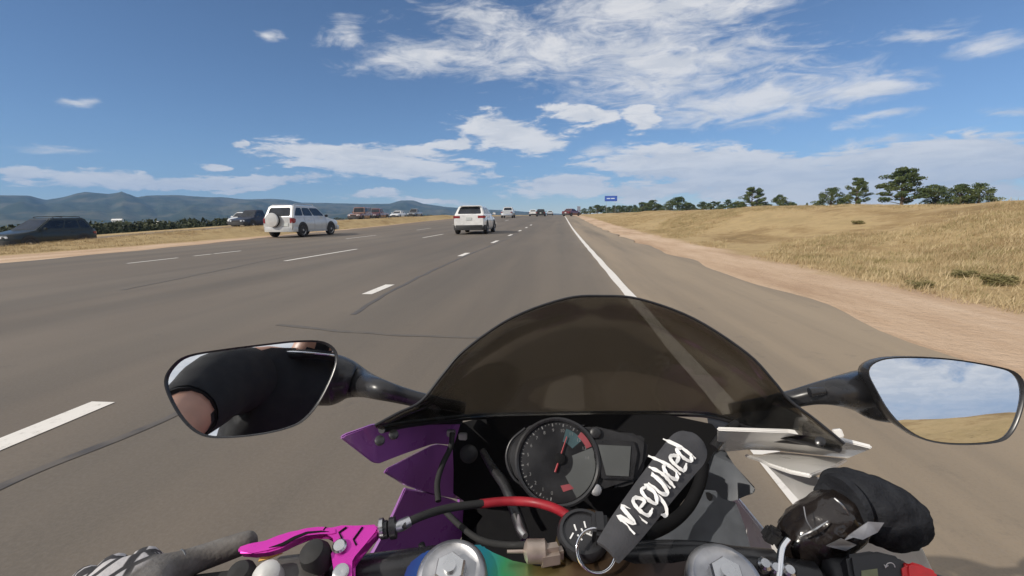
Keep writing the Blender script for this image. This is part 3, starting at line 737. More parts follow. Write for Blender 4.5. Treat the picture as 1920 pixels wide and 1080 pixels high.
# ------------------------------------------------------------------ vehicles
def paint(name, col, metal=.0, rough=.3): return mat(name, col, rough, metal, coat=.9, scale=4, var=.04)
def lerp(a, b, t): return a + (b - a) * t
def vehicle(name, label, cat, loc, rz, p, group=None):
    """length along +Y, front at +Y, wheels on z = 0"""
    e = empty(name, loc, rz); tag(e, label, cat, group)
    L, W, H = p['L'], p['W'] / 2, p['H']; gc = p.get('gc', .22); belt = p['belt']; hood = p.get('hood', belt - .08)
    yr, yf = -L / 2, L / 2; wb = p.get('wheelbase', L * .60); wr = p.get('wheel', .36); pm = p['paint']
    ax = p.get('axle', -.02) * L; axles = (ax - wb / 2, ax + wb / 2)
    base_f = p['base_f'] * L + yr; base_r = p['base_r'] * L + yr; roof_f = p['roof_f'] * L + yr; roof_r = p['roof_r'] * L + yr
    # lower body
    st = []
    ys = [yr, yr + .04, yr + .14, yr + .45, base_r + .2, 0.0, base_f - .35, base_f, lerp(base_f, yf, .35), lerp(base_f, yf, .7), yf - .22, yf - .06, yf]
    ys = sorted(set(round(y, 3) for y in ys))
    for y in ys:
        dr = y - yr; df = yf - y
        w = W * (1 - p.get('tuck', .13) * max(0, 1 - dr / .32) ** 2 - .20 * max(0, 1 - df / .6) ** 2)
        zt = belt if y <= base_f else lerp(hood, hood - .16, ((y - base_f) / (yf - base_f)) ** 1.6)
        if y > base_f: zt -= .10 * max(0, 1 - df / .2)
        if p.get('bed') and y < base_r: zt = belt - .04
        zb = gc + (.10 * max(0, 1 - dr / .5)) + (.08 * max(0, 1 - df / .5))
        st.append((y, w, zb, zt))
    prof = [(.88, 0.0), (.97, .10), (1.0, .38), (.995, .62), (.965, .84), (.91, .965), (.80, 1.0)]
    V = []; n = len(prof) * 2
    for y, w, zb, zt in st:
        ring = [(w * a, y, lerp(zb, zt, b)) for a, b in prof]
        V += ring + [(-x, yy, z) for x, yy, z in ring[::-1]]
    F = [(i * n + k, i * n + (k + 1) % n, (i + 1) * n + (k + 1) % n, (i + 1) * n + k) for i in range(len(st) - 1) for k in range(n)]
    F += [tuple(range(n))[::-1], tuple((len(st) - 1) * n + k for k in range(n))]
    bm = bmesh.new(); vs = [bm.verts.new(v) for v in V]
    for f in F: bm.faces.new([vs[k] for k in f])
    body = bmobj('body', bm, pm, e, True, 38)
    # greenhouse
    wb_, wt = W * .925, W * p.get('roof_w', .76); rz_ = H
    c8 = [(-wb_, base_r, belt - .03), (wb_, base_r, belt - .03), (wb_, base_f, belt - .05), (-wb_, base_f, belt - .05),
          (-wt, roof_r, rz_ - .05), (wt, roof_r, rz_ - .05), (wt * .96, roof_f, rz_ - .07), (-wt * .96, roof_f, rz_ - .07)]
    bm = bmesh.new(); vs = [bm.verts.new(v) for v in c8]
    for f in ((0, 1, 5, 4), (1, 2, 6, 5), (2, 3, 7, 6), (3, 0, 4, 7), (4, 5, 6, 7), (3, 2, 1, 0)): bm.faces.new([vs[k] for k in f])
    top = [f for f in bm.faces if all(v.co.z > belt + .1 for v in f.verts)]
    r = bmesh.ops.extrude_face_region(bm, geom=top); tv = [v for v in r['geom'] if isinstance(v, bmesh.types.BMVert)]
    cy_ = (roof_r + roof_f) / 2
    for v in tv: v.co = Vector((v.co.x * .80, cy_ + (v.co.y - cy_) * .90, v.co.z + .05))
    bmesh.ops.delete(bm, geom=top, context='FACES_ONLY')
    ed = [x for x in bm.edges if min(x.verts[0].co.z, x.verts[1].co.z) > belt - .1 and not (max(x.verts[0].co.z, x.verts[1].co.z) < belt + .05)]
    bmesh.ops.bevel(bm, geom=ed, offset=.045, segments=2, affect='EDGES')
    cabin = bmobj('cabin', bm, pm, e, True, 32)
    C8 = [Vector(c) for c in c8]
    def pane(nm, ids, u0, u1, v0, v1, m, off=.008, par=cabin, u0t=None, u1t=None):
        a, b, c, d = (C8[i] for i in ids); nrm = (b - a).cross(d - a).normalized()
        u0t = u0 if u0t is None else u0t; u1t = u1 if u1t is None else u1t
        q = lambda u, v: a.lerp(b, u).lerp(d.lerp(c, u), v) + nrm * off
        A = [q(u0, v0), q(u1, v0), q(u1t, v1), q(u0t, v1)]
        bm = bmesh.new(); f1 = [bm.verts.new(x) for x in A]; f2 = [bm.verts.new(x - nrm * .02) for x in A]
        bm.faces.new(f1); bm.faces.new(f2[::-1])
        for i in range(4): bm.faces.new((f1[(i + 1) % 4], f1[i], f2[i], f2[(i + 1) % 4]))
        bmesh.ops.bevel(bm, geom=[x for x in bm.edges if (x.verts[0].co - x.verts[1].co).length < .021], offset=.045, segments=2, affect='EDGES')
        return bmobj(nm, bm, m, par)
    RG = p.get('rear_glass', (.10, .90, .22, .86)); pane('rear_window', (0, 1, 5, 4), *RG, M_GLASS)
    pane('windscreen', (2, 3, 7, 6), .07, .93, .12, .90, M_GLASS)
    sp = p.get('side_panes', [(.05, .24), (.27, .55), (.58, .95)])
    for k, (u0, u1) in enumerate(sp):
        ut0, ut1 = u0, u1
        if k == len(sp) - 1: ut1 = min(u1, .985); 
        pane('side_window', (1, 2, 6, 5), u0, u1, .16, .84, M_GLASS, u0t=ut0 + (.05 if k == 0 else 0), u1t=ut1)
        pane('side_window', (3, 0, 4, 7), 1 - u1, 1 - u0, .16, .84, M_GLASS, u0t=1 - ut1, u1t=1 - ut0 - (.05 if k == 0 else 0))
    # wheels and arches
    for s in (-1, 1):
        for y in axles:
            c = Vector((s * (W - .015), y, wr))
            bm = bmesh.new(); m_ = 18; cc = [bm.verts.new((s * (W + .004), y + math.cos(t) * (wr + .085), max(gc + .02, wr + math.sin(t) * (wr + .085)))) for t in (2 * math.pi * k / m_ for k in range(m_))]
            ci = [bm.verts.new((s * (W - .30), v.co.y, v.co.z)) for v in cc]
            bm.faces.new(cc); bm.faces.new(ci[::-1])
            for k in range(m_): bm.faces.new((cc[k], cc[(k + 1) % m_], ci[(k + 1) % m_], ci[k]))
            bmobj('wheel_arch', bm, M_TRIM, e)
            tw = .115
            wh = lathe('wheel', (s * (W - .10), y, wr), (s, 0, 0), [(wr * .62, -tw), (wr * .92, -tw), (wr, -tw * .7), (wr, tw * .7), (wr * .94, tw), (wr * .66, tw * 1.05), (wr * .64, tw * .8)], M_TYRE, e, 24)
            lathe('rim', (s * (W - .10), y, wr), (s, 0, 0), [(wr * .63, 0), (wr * .63, tw * .95), (wr * .56, tw * .75), (wr * .20, tw * .80), (wr * .16, tw * 1.0), (.02, tw * 1.0)], M_RIM, wh, 20)
    # bumpers, lights, plate, mirrors
    bt = p.get('bumper_top', gc + .34); bmq = p.get('bumper_mat', M_TRIM)
    for s_, nm in ((-1, 'rear_bumper'), (1, 'front_bumper')):
        y0 = yr if s_ < 0 else yf
        pts = [(-W * .99, y0 - s_ * .42), (-W * .97, y0 - s_ * .12), (-W * .78, y0 + s_ * .035), (W * .78, y0 + s_ * .035), (W * .97, y0 - s_ * .12), (W * .99, y0 - s_ * .42)]
        V = [(x, y, z) for z in (gc + .03, bt - .06, bt) for x, y in pts]; V = [(x * (1.012 if 6 <= i < 12 else 1.0), y + (s_ * .012 if 6 <= i < 12 else 0), z) for i, (x, y, z) in enumerate(V)]
        F = [(r * 6 + k, r * 6 + k + 1, (r + 1) * 6 + k + 1, (r + 1) * 6 + k) for r in range(2) for k in range(5)] + [tuple(range(12, 18)), tuple(range(5, -1, -1)), (0, 6, 12, 17, 11, 5)]
        bm = bmesh.new(); vv = [bm.verts.new(v) for v in V]
        for f in F: bm.faces.new([vv[k] for k in f])
        bmobj(nm, bm, bmq if s_ < 0 else p.get('front_bumper_mat', bmq), e, True, 40)
    tl = p.get('tail', (.70, .97, .62, .80))
    for s in (-1, 1):
        z0, z1 = lerp(gc, belt, tl[2]), lerp(gc, belt, tl[3])
        pts = [(s * W * tl[0], yr - .012, z0), (s * W * tl[0], yr - .012, z1), (s * W * .90, yr + .0, z1), (s * W * .985, yr + .10, z1), (s * W * 1.006, yr + .26, lerp(z0, z1, .85)), (s * W * 1.006, yr + .22, lerp(z0, z1, .15)), (s * W * .985, yr + .10, z0), (s * W * .90, yr + .0, z0)]
        bm = bmesh.new(); q = [bm.verts.new(v) for v in pts]; q2 = [bm.verts.new((v[0] * .93, v[1] + .05, v[2])) for v in pts]
        bm.faces.new(q); bm.faces.new(q2[::-1])
        for k in range(8): bm.faces.new((q[k], q[(k + 1) % 8], q2[(k + 1) % 8], q2[k]))
        bmesh.ops.triangulate(bm, faces=[f for f in bm.faces if len(f.verts) > 4]); bmobj('tail_light', bm, M_TAIL, e)
        zh = hood - .30
        box('headlight', (s * W * .66, yf - .085, zh), (W * .42, .16, .15), M_LAMP, e, Matrix.Rotation(s * -.35, 3, 'Z'), .03)
        box('wing_mirror', (s * (W + .11), base_f - .38, belt + .05), (.20, .10, .15), p.get('mirror_mat', pm), e, None, .03)
        yd = lerp(base_r, base_f, .52); box('door_handle', (s * (W * .985 + .006), yd - .35, lerp(gc, belt, .80)), (.03, .18, .03), p.get('handle_mat', pm), e, None, .008)
    box('grille', (0, yf + .004, hood - .33), (W * .8, .03, .17), M_TRIM, e, None, .01)
    box('number_plate', (p.get('plate_x', 0), yr - .016 - p.get('plate_out', 0), p.get('plate_z', lerp(gc, belt, .62))), (.34, .02, .17), M_PLATE, e, None, .004)
    if p.get('rails'):
        for s in (-1, 1): tube('roof_rail', [(s * wt * .88, roof_r + .25, H - .04), (s * wt * .88, roof_r + .32, H + .05), (s * wt * .88, roof_f - .32, H + .05), (s * wt * .88, roof_f - .25, H - .04)], .018, p.get('rail_mat', M_TRIM), e, 8, 14)
    if p.get('spoiler'): box('spoiler', (0, roof_r - .06, H - .045), (wt * 1.75, .26, .045), pm, e, Matrix.Rotation(.06, 3, 'X'), .015)
    if p.get('wiper'): tube('rear_wiper', [(0, base_r - .03, belt + .1), (.30, base_r - .005, belt + .13)], .010, M_TRIM, e, 6)
    if p.get('steps'):
        for s in (-1, 1): box('side_step', (s * (W - .03), ax, gc + .02), (.16, wb - wr * 2.6, .06), p.get('step_mat', M_TRIM), e, None, .015)
    if p.get('bed'):
        box('bed_floor', (0, (yr + base_r) / 2 + .02, belt - .034), (W * 1.62, base_r - yr - .25, .02), M_TRIM, e)
    if p.get('spare'):
        sx, sz, sr = p['spare']; y0 = yr - .03
        sp_ = lathe('spare_wheel', (sx, y0 + .03, sz), (0, -1, 0), [(sr * .9, 0), (sr * .98, .03), (sr, .07), (sr, .15), (sr * .97, .17)], M_TYRE, e, 32)
        lathe('spare_wheel_cover', (sx, y0 + .03, sz), (0, -1, 0), [(sr * 1.0, .162), (sr * 1.0, .20), (sr * .93, .235), (sr * .55, .255), (sr * .15, .26)], pm, sp_, 32)
    # panel seams of the doors
    for s in (-1, 1):
        for k in p.get('seams', (.30, .57, .93)):
            y = lerp(base_r, base_f, k); V = []
            for a, b in prof[1:6]: V.append((s * (W * a + .0015), y, lerp(gc, belt, b)))
            bm = bmesh.new(); add_tube(bm, V, .005, 4, True); bmobj('door_seam', bm, M_TRIM, e)
    if p.get('exhaust'): tube('exhaust_pipe', [(W * .55, yr - .03, gc + .06), (W * .55, yr + .5, gc + .07)], .035, M_STEEL, e, 10)
    return e

P_WHITE = paint('white_paint', (.70, .69, .67)); P_PEARL = paint('pearl_silver_paint', (.50, .50, .49), .15, .35); P_SILVER = paint('silver_paint', (.52, .53, .54), .3, .35); P_DARK = mat('dark_paint', (.010, .015, .013), .40, coat=.35, scale=4, var=.04)
P_NAVY = mat('navy_paint', (.014, .018, .036), .45, coat=.2, scale=4, var=.04); P_RED = paint('dark_red_paint', (.11, .020, .022)); P_BROWN = paint('brown_red_paint', (.17, .075, .05)); P_GREY = paint('grey_paint', (.12, .125, .13))
SUV = dict(L=4.75, W=1.90, H=1.70, belt=1.12, gc=.24, wheel=.38, base_f=.70, base_r=.03, roof_f=.50, roof_r=.10, roof_w=.74, paint=P_WHITE, rails=True)
CROSS = dict(SUV, L=4.75, W=1.92, H=1.69, belt=1.13, base_r=.02, roof_r=.115, roof_f=.50, roof_w=.72, bumper_top=.54, gc=.22, tail=(.56, 1.0, .79, .94), rear_glass=(.09, .91, .16, .90), spoiler=True, wiper=True, plate_z=.90, exhaust=True, rails=False,
             side_panes=[(.06, .22), (.25, .54), (.57, .95)])
def zr_at(y): return float(z_road(y))
def zo_at(y): return float(z_opp(y)) + .012
vehicle('crossover_car', 'white crossover with dark rear window driving ahead in the middle lane', 'car', (-5.28, 29.0, zr_at(29)), .0, CROSS)
vehicle('offroad_car', 'silvery white off-road car with a spare wheel on its rear door', 'car', (-15.70, 27.1, zr_at(27.1)), -.06,
        dict(SUV, tuck=.09, L=4.95, W=1.95, H=1.84, belt=1.16, gc=.30, wheel=.40, base_r=.02, roof_r=.085, roof_f=.54, base_f=.72, roof_w=.79, bumper_top=.60, bumper_mat=P_PEARL, front_bumper_mat=P_PEARL, tail=(.80, 1.0, .60, .92), rear_glass=(.10, .90, .12, .84),
             spare=(-.20, 1.0, .40), steps=True, step_mat=P_SILVER, rails=True, rail_mat=P_SILVER, plate_x=.5, plate_z=.72, mirror_mat=M_TRIM, wiper=True, side_panes=[(.05, .28), (.31, .58), (.61, .95)], paint=P_PEARL))
vehicle('pickup_truck', 'small far silver pickup truck driving ahead, right of the white crossover', 'truck', (-8.9, 80, zr_at(80)), 0, dict(SUV, L=5.5, W=1.98, H=1.86, belt=1.15, gc=.34, wheel=.42, base_r=.36, roof_r=.40, roof_f=.58, base_f=.72, bed=True, paint=P_SILVER, bumper_mat=M_STEEL, rails=False, side_panes=[(.06, .46), (.52, .94)], seams=(.48, .95)))
SEDAN = dict(L=4.7, W=1.84, H=1.46, belt=.98, gc=.18, wheel=.33, base_f=.70, base_r=.14, roof_f=.50, roof_r=.27, roof_w=.74, paint=P_DARK, side_panes=[(.10, .46), (.50, .93)], seams=(.45, .95))
vehicle('sedan_car', 'far dark sedan in the lane straight ahead', 'car', (-3.9, 96, zr_at(96)), 0, SEDAN)
vehicle('sedan_car', 'far white sedan half hidden left of the far dark sedan', 'car', (-6.4, 112, zr_at(112)), 0, dict(SEDAN, paint=P_WHITE))
vehicle('sedan_car', 'farthest pale sedan just right of the far dark sedan', 'car', (-3.2, 152, zr_at(152)), 0, dict(SEDAN, paint=P_SILVER))
vehicle('sedan_car', 'dark red sedan stopped on the right shoulder far ahead', 'car', (2.3, 94, zr_at(94)), -.55, dict(SEDAN, paint=P_RED))
GO = 'oncoming traffic on the opposite carriageway'
vehicle('oncoming_suv', 'black oncoming sport utility vehicle at the left edge', 'car', (-30.0, 23.9, zo_at(23.9)), math.pi, dict(SUV, paint=P_DARK, L=4.9, H=1.80, rails=True, bumper_mat=M_TRIM), GO)
vehicle('oncoming_pickup', 'dark blue oncoming pickup truck behind the white off-road car', 'truck', (-31.5, 45.0, zo_at(45)), math.pi, dict(SUV, L=5.5, H=1.9, belt=1.15, gc=.34, wheel=.42, base_r=.36, roof_r=.40, roof_f=.58, base_f=.72, bed=True, paint=P_NAVY, rails=False, side_panes=[(.06, .46), (.52, .94)], seams=(.48, .95)), GO)
vehicle('oncoming_van', 'small white oncoming van seen left of the dark blue pickup', 'van', (-36.3, 50.5, zo_at(50.5)), math.pi, dict(SUV, L=4.4, W=1.8, H=1.62, belt=1.05, base_f=.82, roof_f=.66, paint=P_WHITE), GO)
vehicle('oncoming_jeep', 'brown-red upright oncoming off-road car, front one of two', 'car', (-27.6, 62.0, zo_at(62)), math.pi, dict(SUV, L=4.4, H=1.95, belt=1.2, gc=.34, roof_r=.05, roof_f=.55, base_f=.60, roof_w=.85, paint=P_BROWN, rails=False), GO)
vehicle('oncoming_pickup', 'dark red oncoming pickup close behind the brown-red off-road car', 'truck', (-27.8, 68.5, zo_at(68.5)), math.pi, dict(SUV, L=5.2, H=1.75, belt=1.1, gc=.34, wheel=.40, base_r=.36, roof_r=.40, roof_f=.58, base_f=.72, bed=True, paint=P_RED, rails=False, side_panes=[(.06, .46), (.52, .94)], seams=(.48, .95)), GO)
vehicle('oncoming_car', 'low white oncoming car between the red pickup and the pale truck', 'car', (-31.5, 88.0, zo_at(88)), math.pi, dict(SEDAN, paint=P_WHITE), GO)
vehicle('oncoming_truck', 'pale grey oncoming pickup, last in the row before the white crossover', 'truck', (-31.0, 97.0, zo_at(97)), math.pi, dict(SUV, L=5.6, H=1.95, belt=1.2, gc=.36, wheel=.42, base_r=.40, roof_r=.44, roof_f=.58, base_f=.72, bed=True, paint=P_GREY, rails=False, side_panes=[(.06, .46), (.52, .94)], seams=(.48, .95)), GO)

# ------------------------------------------------------------------ motorcycle
bike = empty('motorcycle', (0, 0, 0)); tag(bike, 'sport motorcycle with smoked screen, purple left fairing and magenta clutch lever', 'motorcycle')
AX = Vector((0, -.40, .917)).normalized()         # steering axis, upwards
def PP(lst): return [P(*q) for q in lst]
# screen
E_ = PP([(703, 798, .42), (745, 775, .43), (790, 752, .445), (830, 703, .455), (872, 656, .46), (960, 596, .47), (1060, 560, .478), (1130, 555, .48), (1200, 561, .478), (1300, 597, .47), (1400, 662, .46), (1450, 714, .455), (1480, 750, .45), (1530, 788, .44), (1583, 832, .43)])
B_ = PP([(712, 803, .43), (770, 792, .48), (850, 783, .56), (900, 779, .60), (960, 777, .63), (1020, 776, .655), (1080, 775, .67), (1130, 774, .675), (1190, 774, .67), (1260, 774, .65), (1330, 777, .61), (1390, 792, .56), (1450, 810, .515), (1510, 825, .475), (1578, 839, .435)])
wf = [0, .25, .5, .8, 1, 1.1, 1.15, 1.15, 1.15, 1.1, 1, .8, .5, .25, 0]
mid = lambda t, o: [a.lerp(b, t) + Vector((0, .022, .012)) * o * w for a, b, w in zip(E_, B_, wf)]
scr = patch('windscreen', [E_, mid(.33, .9), mid(.66, .9), B_], 70, 14, .0028, M_SCREEN, bike)
tube('screen_edge', E_, .0014, M_BLACK, scr, 8, 70)
tube('screen_base_trim', [p + Vector((0, .004, -.003)) for p in B_], .004, M_BLACK, scr, 8, 60)
for q in ((712, 826, .425), (738, 815, .435), (1365, 812, .55), (1538, 828, .435)):
    c = P(*q); ax_ = (Vector(CPOS) - c).normalized() + Vector((0, 0, .5))
    lathe('screen_bolt', c, ax_, [(.004, -.003), (.0048, -.001), (.0044, .002), (.002, .003), (.0006, .003)], M_SATIN, scr, 14)
plate('right_screen_surround', PP([(1325, 780, .63), (1400, 772, .60), (1484, 766, .55), (1530, 800, .50), (1568, 832, .465), (1540, 834, .475), (1450, 824, .52), (1390, 818, .555), (1330, 815, .60)]), .004, M_BLACK, bike, .001)
plate('left_screen_surround', PP([(722, 800, .455), (765, 778, .49), (800, 764, .53), (870, 774, .60), (868, 796, .60), (790, 797, .53)]), .004, M_BLACK, bike, .001)
# nose shell and fairings
r0 = PP([(858, 945, .60), (855, 865, .61), (864, 797, .618), (990, 784, .668), (1120, 781, .69), (1250, 781, .67), (1358, 812, .612), (1350, 870, .60), (1330, 930, .58)])
cx0 = P(1110, 780, .66).x
def nose(sx, dy, dz, zs): return [Vector((cx0 + (p.x - cx0) * sx, p.y + dy, .70 + (p.z - .70) * zs + dz)) for p in r0]
patch('nose_fairing', [r0, nose(.92, .07, -.035, .95), nose(.70, .16, -.09, .8), nose(.28, .235, -.14, .55)], 24, 12, .003, M_PURPLE, bike)
for s in (-1, 1): lathe('headlight', (cx0 + s * .055, .84, .615), (s * .2, 1, .15), [(.045, -.02), (.045, 0), (.03, .012), (.004, .016)], M_LAMP, bike)
plate('left_upper_fairing', PP([(640, 822, .44), (648, 815, .442), (703, 796, .46), (790, 789, .54), (868, 788, .62), (868, 838, .62), (818, 830, .585), (806, 834, .575), (760, 850, .52), (712, 870, .465), (700, 868, .46)]), .004, M_PURPLE, bike, .0012)
plate('left_middle_fairing', PP([(722, 886, .47), (728, 878, .475), (770, 856, .52), (808, 836, .575), (820, 832, .59), (868, 840, .62), (872, 938, .60), (830, 930, .57), (800, 922, .545), (760, 908, .505)]), .004, M_PURPLE, bike, .0012)
plate('left_lower_fairing', PP([(760, 916, .52), (800, 924, .55), (850, 938, .58), (908, 966, .60), (872, 992, .60), (850, 1030, .60), (830, 1120, .60), (560, 1230, .46), (690, 1060, .48), (735, 976, .50)]), .004, M_PURPLE, bike, .0012)
# right side: upper lip tilted away from the sun and shelf into it to form the shade line, side panel and inner panels
plate('right_upper_fairing', PP([(1345, 807, .50), (1480, 812, .48), (1580, 828, .464), (1636, 842, .456), (1592, 860, .535), (1585, 858, .54), (1455, 845, .560), (1400, 843, .570), (1362, 846, .575), (1345, 850, .58)]), .004, M_WHITEF, bike, .0012)
plate('right_shelf_fairing', PP([(1396, 851, .575), (1430, 854, .562), (1440, 848, .56), (1460, 845, .557), (1588, 860, .532), (1560, 874, .475), (1520, 889, .445), (1480, 881, .46), (1438, 867, .49), (1424, 859, .52)]), .004, M_WHITEF, bike, .0012)
plate('right_side_fairing', PP([(1432, 868, .51), (1480, 882, .485), (1520, 889, .465), (1545, 906, .465), (1600, 950, .47), (1730, 1030, .47), (1800, 1180, .48), (1620, 1180, .50), (1560, 1030, .50), (1500, 940, .51), (1460, 895, .515)]), .004, M_WHITEF, bike, .0012)
plate('screen_tab', PP([(1560, 806, .452), (1578, 804, .45), (1584, 820, .447), (1572, 824, .45)]), .006, M_WHITEF, bike, .001)
plate('inner_bracket', PP([(1296, 832, .565), (1340, 826, .575), (1362, 846, .57), (1374, 872, .56), (1418, 916, .54), (1414, 926, .54), (1385, 934, .545), (1374, 942, .55), (1330, 936, .56), (1290, 960, .56)]), .005, M_GREYF, bike, .0015)
inn = plate('inner_panel', PP([(1215, 1012, .47), (1262, 968, .49), (1300, 936, .51), (1322, 918, .52), (1345, 920, .52), (1352, 936, .52), (1382, 942, .52), (1396, 985, .50), (1412, 1040, .485), (1430, 1130, .47), (1215, 1130, .45)]), .004, M_GREYF, bike, .0012)
lathe('panel_hole', P(1328, 931, .516), (Vector(CPOS) - P(1328, 931, .516)), [(.0045, -.002), (.0045, .0008), (.001, .001)], M_MATTE, inn, 16)
tube('cable_guide', PP([(1318, 868, .50), (1312, 905, .49), (1290, 950, .475), (1255, 982, .455), (1205, 1005, .43)]), .0065, M_MATTE, bike, 10, 24)
# dark tub behind the instruments
tubn = (Vector(CPOS) - P(1090, 880, .57)).normalized(); tub0 = P(1090, 880, .575)
plate('dash_panel', [plane_pt(x, y, tub0, tubn) for x, y in [(848, 797), (900, 784), (1000, 779), (1250, 777), (1335, 795), (1350, 812), (1340, 845), (1310, 900), (1262, 965), (1215, 1012), (1200, 1140), (860, 1140), (862, 1030), (905, 968), (868, 938), (850, 925)]], .006, M_MATTE, bike)
tube('left_stay', PP([(905, 845, .52), (925, 880, .50), (950, 915, .48), (975, 985, .45), (985, 1010, .44)]), [.004, .005, .006, .006, .005], M_SATIN, bike, 10, 18)
tube('right_stay', PP([(1390, 790, .57), (1360, 812, .55), (1338, 840, .54)]), .006, M_SATIN, bike, 10, 10)
lathe('dash_grommet', P(879, 851, .56), (Vector(CPOS) - P(879, 851, .56)), [(.011, -.004), (.011, .002), (.008, .004), (.002, .004)], M_BLACK, bike)
for q in ((846, 812, .55), (868, 818, .555)): box('dash_clip', P(*q), (.010, .006, .008), M_ALU, bike, None, .001)

# instruments
GC = P(1072, 862, .47); GN = (Vector(CPOS) - GC).normalized()
def gp(x, y, h=0.0): return plane_pt(x, y, GC, GN) + GN * h
def gplate(nm, pts, h, th, m, par, bev=0.0, sm=0): return plate(nm, [gp(x, y, h) for x, y in pts], th, m, par, bev, -GN, sm)
gauge = gplate('gauge_cluster', [(946, 862), (955, 825), (985, 800), (1030, 788), (1090, 793), (1120, 808), (1195, 812), (1216, 826), (1212, 868), (1195, 905), (1160, 916), (1118, 912), (1085, 932), (1040, 938), (990, 925), (960, 898)], .0, .03, M_BLACK, bike, .004)
DC = (1045, 865); mm_px = .47 / FPX
dial_c = gp(*DC, .0); du = (gp(DC[0] + 10, DC[1]) - gp(*DC)).normalized(); dv = GN.cross(du)
lathe('bezel', dial_c, GN, [(.043, -.002), (.0435, .005), (.0415, .0062), (.0395, .005), (.0393, .0012), (.001, .0012)], M_SATIN, gauge, 48)
dial = lathe('dial', dial_c + GN * .0013, GN, [(.0391, 0), (.0391, .0006), (.001, .0006)], M_DIAL, gauge, 48)
def dpt(r, a, h=.0): return dial_c + GN * (.0021 + h) + (du * math.cos(a) + dv * math.sin(a)) * r
bm = bmesh.new()
for i in range(43):
    a = R(258 - i * 6.0); r1 = .0375; r0_ = .0345 if i % 3 == 0 else .0362; w = .0006 if i % 3 == 0 else .00035
    t = Vector(dpt(1, a + 1.5708) - dpt(0, 0)); q = [dpt(r0_, a) - t * w, dpt(r1, a) - t * w, dpt(r1, a) + t * w, dpt(r0_, a) + t * w]
    bm.faces.new([bm.verts.new(x) for x in q])
bmobj('dial_ticks', bm, M_DINK, dial)
for i in range(0, 43, 3):
    a = R(258 - i * 6.0); c = dpt(.0305, a, .0001)
    mt = Matrix((( du.x, dv.x, GN.x, c.x), (du.y, dv.y, GN.y, c.y), (du.z, dv.z, GN.z, c.z), (0, 0, 0, 1)))
    text_mesh('dial_numeral', str(i // 3), .0046, mt, M_DINK, dial)
def dsector(nm, a0, a1, r0_, r1, m, h=.0002):
    A = [R(a0 + (a1 - a0) * k / 12) for k in range(13)]
    obj(nm, [dpt(r1, a, h) for a in A] + [dpt(r0_, a, h) for a in A[::-1]], [tuple(range(26))], m, dial)
dsector('redline_arc', 22, 48, .0325, .0385, M_DRED); dsector('teal_arc', 38, 72, .020, .0335, M_TEAL, .00005); dsector('dial_glare', -62, 20, .016, .0385, M_LCD, .0001)  # grey sector is a painted reflection on the right of the dial
obj('red_mark', [dpt(.024, R(-62), .0003), dpt(.030, R(-58), .0003), dpt(.029, R(-80), .0003), dpt(.023, R(-84), .0003)], [(0, 1, 2, 3)], M_DRED, dial)
n0, n1 = gp(1041, 885, .0045), gp(1063, 819, .0045); tube('needle', [n0, n1], [.0011, .0005], M_REDHOSE, dial, 6)
lathe('needle_hub', gp(1050, 860, .002), GN, [(.0055, 0), (.0055, .003), (.003, .004), (.0005, .004)], M_MATTE, dial)
lcd = gplate('display_frame', [(1112, 824), (1190, 828), (1196, 850), (1188, 900), (1128, 898), (1114, 860)], .004, .006, M_SATIN, gauge, .001)
gplate('display', [(1121, 834), (1182, 837), (1178, 893), (1136, 891)], .0052, .002, M_LCD, lcd)
for x, y in ((1117, 918), (1116, 812)): lathe('gauge_button', gp(x, y, 0), GN, [(.006, 0), (.0055, .004), (.004, .005), (.001, .005)], M_ALU if y > 900 else M_BLACK, gauge, 16)
tube('gauge_rim', [gp(x, y, .001) for x, y in [(1000, 920), (965, 898), (950, 862), (958, 828), (985, 803)]], .0016, M_SATIN, gauge, 8, 24)

# mirrors
def mirror(pxs, cpx, d, target, stem, rads, lab, bulge, sgn):
    c = P(*cpx, d); n = ((Vector(CPOS) - c).normalized() + (Vector(target) - c).normalized()).normalized()
    pts = [plane_pt(x, y, c, n) for x, y in pxs]; k = len(pts); out = []
    for i in range(k):
        a, b, e, f = pts[i - 1], pts[i], pts[(i + 1) % k], pts[(i + 2) % k]
        for s in range(4):
            t = s / 4; out.append(.5 * ((2 * b) + (e - a) * t + (2 * a - 5 * b + 4 * e - f) * t * t + (3 * b - a - 3 * e + f) * t ** 3))
    m = len(out); cen = sum(out, Vector()) / m
    rings = [(.955, .0), (.975, .0045), (.995, .005), (1.0, .002), (1.0, -.008), (.95, -.024), (.80, -.042), (.5, -.055), (.2, -.06)]
    bm = bmesh.new(); R_ = [[bm.verts.new(cen + (p - cen) * s + n * h) for p in out] for s, h in rings]
    for a, b in zip(R_, R_[1:]):
        for i in range(m): bm.faces.new((a[i], a[(i + 1) % m], b[(i + 1) % m], b[i]))
    bm.faces.new(R_[-1]); bm.faces.new(R_[0][::-1])
    h = bmobj('mirror', bm, M_SATIN, bike, True, 60); h['label'] = lab
    bm = bmesh.new(); ctr = bm.verts.new(cen + n * (.0012 + bulge)); prev = None
    for q in (.12, .25, .4, .55, .7, .85, .958):
        ring = [bm.verts.new(cen + (p - cen) * q + n * (.0012 + bulge * (1 - ((p - cen).length * q / .085) ** 2))) for p in out]
        for i in range(m):
            if prev is None: bm.faces.new((ctr, ring[i], ring[(i + 1) % m]))
            else: bm.faces.new((prev[i], ring[i], ring[(i + 1) % m], prev[(i + 1) % m]))
        prev = ring
    bmobj('mirror_glass', bm, M_MIRROR, h, True)
    sp = []
    for (x, y, dd), ra in zip(stem, rads):
        q = P(x, y, dd); k = (q - cen).dot(n)
        if ra > .018: q = P(x, y, dd + max(0, k + ra + .012) / max(.3, -Vector(ray(x, y)).dot(n)))
        sp.append(q)
    tube('mirror_stem', sp, rads, M_SATIN, h, 18, 34)
    return h
